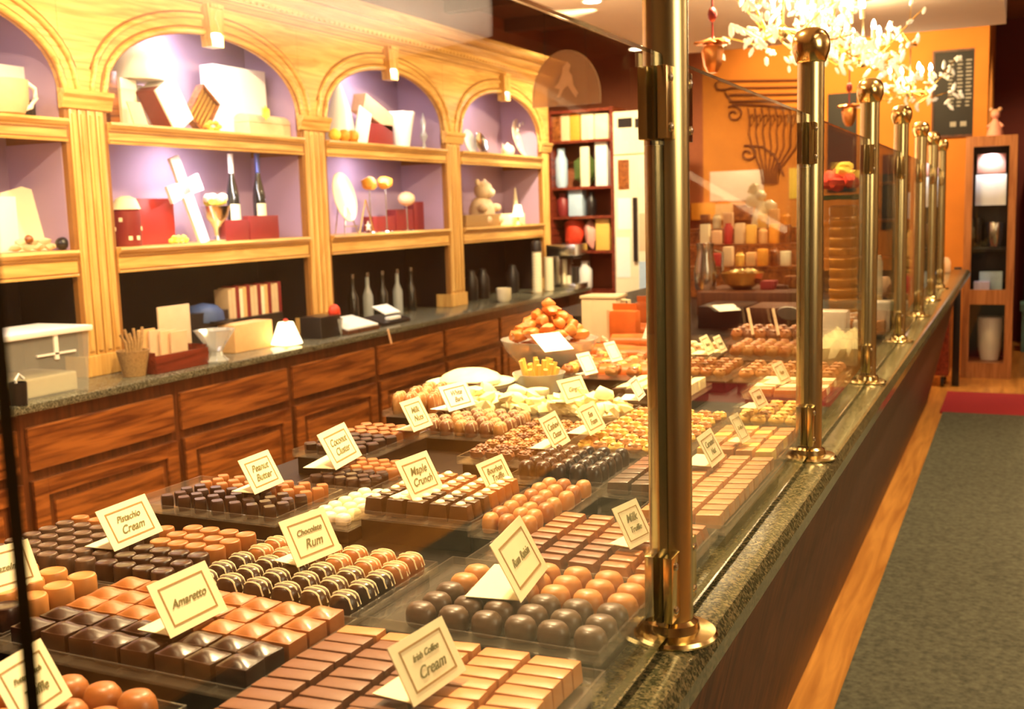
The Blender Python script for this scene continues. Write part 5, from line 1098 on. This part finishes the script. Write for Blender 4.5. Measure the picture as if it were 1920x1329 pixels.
bm = B(); box(bm, .021, w-.021, .374, .379, .141, .659); box(bm, .021, w-.021, .374, .379, .681, H-.021); box(bm, .0205, .024, .06, .373, .681, H-.021); box(bm, w-.024, w-.0205, .06, .373, .681, H-.021); obj('dark_lining', bm, plain('dark_lining', (.02, .018, .03), .3), t)
for z in (1.12, 1.52): bm = B(); box(bm, .021, w-.021, .06, .378, z, z+.008); obj('glass_shelf', bm, GLASS, t)
bm = B(); box(bm, f, w-f, .02, .026, .79, H-.09); obj('glass_door', bm, GLASS, t); bm = B(); box(bm, f, w-f, .02, .026, .14, .66); obj('lower_glass_door', bm, GLASS, t)
def C_(name, lab, cat, mat, x0, x1, z0, z1, m='box', yy=.2):
    bm = B()
    if m == 'box': box(bm, x0, x1, yy-.05, yy+.05, z0, z1, .004)
    else: r = (x1-x0)/2; h = z1-z0; lathe(bm, [(r*.7, 0), (r*.9, h*.3), (r, h*.95), (r*.95, h), (0, h*.9)], 20, at=((x0+x1)/2, yy, z0))
    one(name, bm, mat, lab, cat, (X0, Y0, 0))
C_('white_box', 'white box with red print on the top cabinet shelf', 'box', WHT, .08, .33, 1.53, 1.80)
C_('pink_box', 'pink and red box behind the white box in the glass cabinet', 'box', PINK, .09, .32, 1.81, 1.98)
C_('black_platter', 'black platter under the white box in the glass cabinet', 'platter', BLKP, .07, .34, 1.44, 1.47)
bpy.data.objects['black_platter'].location.z -= .31
C_('silver_bowl', 'silver bowl on the middle shelf of the glass cabinet', 'bowl', SILV, .16, .33, 1.165, 1.38, 'jar')
C_('black_vase', 'black vase left of the silver bowl in the cabinet', 'vase', BLKP, .07, .145, 1.162, 1.42, 'jar')
C_('folded_cloth', 'pale blue folded cloth low in the glass cabinet', 'cloth', SKYB, .13, .32, .69, .94)
C_('lavender_parcel', 'lavender parcel in front of the pale blue cloth', 'parcel', plain('lavender', (.5, .45, .7), .5), .09, .22, .685, .86, yy=.095)
C_('white_bin', 'white tapered bin in the bottom of the glass cabinet', 'bin', WHT, .12, .34, .145, .53, 'jar')
spot('cabinet_lamp', (X0+.2, Y0+.1, 2.02), (X0+.2, Y0+.22, .6), 7, (.85, .9, 1), 110, .03)
p = ay(1866, 246, Y0+.15); t = thing('pink_doll', 'small pink doll sitting on top of the glass cabinet', 'doll', (p.x, Y0+.15, H+.001))
bm = B(); lathe(bm, [(.07, 0), (.06, .06), (.03, .13), (.02, .15)], 16); ball(bm, .04, (0, 0, .185)); tube(bm, [(.02, 0, .12), (.06, -.02, .08)], .014); tube(bm, [(-.02, 0, .12), (-.06, -.02, .08)], .014); obj('doll_body', bm, PINK, t, smooth=True)
bm = B(); ball(bm, .042, (0, .008, .205), (1, 1, .7)); ball(bm, .02, (.035, 0, .23)); ball(bm, .02, (-.035, 0, .23)); obj('hair', bm, plain('light_hair', (.6, .35, .22), .7), t, smooth=True)
# cart beyond the counter end
t = thing('wheeled_cart', 'dark cherry wheeled cart beyond the end of the counter', 'cart', (-.82, 9.75, 0))
bm = B(); box(bm, 0, .30, 0, .45, .10, .95, .006); obj('cart_body', bm, MAH, t)
for sx in (.05, .25):
    for sy in (.05, .4):
        bm = B(); lathe(bm, [(.04, -.014), (.045, -.01), (.045, .01), (.04, .014)], 16, mat=Matrix.Translation((sx, sy, .046)) @ Matrix.Rotation(PI/2, 4, 'Y')); wv = obj('wheel', bm, BLKP, t, smooth=True); bm = B(); box(bm, sx-.02, sx+.02, sy-.02, sy+.02, .088, .099); obj('wheel_plate', bm, SILV, wv)
bm = B(); box(bm, 0, .06, 0, .06, 0, 1.02, .004); one('black_post', bm, BLKP, 'black square post at the end of the granite ledge', 'post', (-.50, 9.85, 0))
# dark furniture right of the cabinet
t = thing('teal_bench', 'teal painted bench at the right picture edge', 'bench', (.02, 12.2, 0)); bm = B(); box(bm, 0, 1.2, 0, .4, .42, .5, .01); obj('seat', bm, TEAL, t)
for x in (.02, 1.13): bm = B(); box(bm, x, x+.05, .02, .38, 0, .42); obj('leg', bm, TEAL, t)
t = thing('dark_bookcase', 'dark bookcase at the right picture edge', 'bookcase', (.05, 12.75, 0)); bm = B(); box(bm, 0, 1.2, .26, .28, 0, 1.9); box(bm, 0, .03, 0, .26, 0, 1.9); box(bm, 1.17, 1.2, 0, .26, 0, 1.9); obj('carcass', bm, BLKP, t)
for k in range(5): bm = B(); box(bm, .03, 1.17, 0, .26, .1+.42*k, .13+.42*k); obj('shelf_board', bm, DKW, t)
for k in range(4): bm = B(); box(bm, 0, .07, 0, .1, 0, .2+.03*k, .01); one('ornament_box', bm, (CREAMP, REDB, TAN, SKYB)[k], ['cream box on the dark bookcase', 'red box on the dark bookcase', 'tan box on the dark bookcase', 'blue box on the dark bookcase'][k], 'box', (.09, 12.8, .131+.42*k))
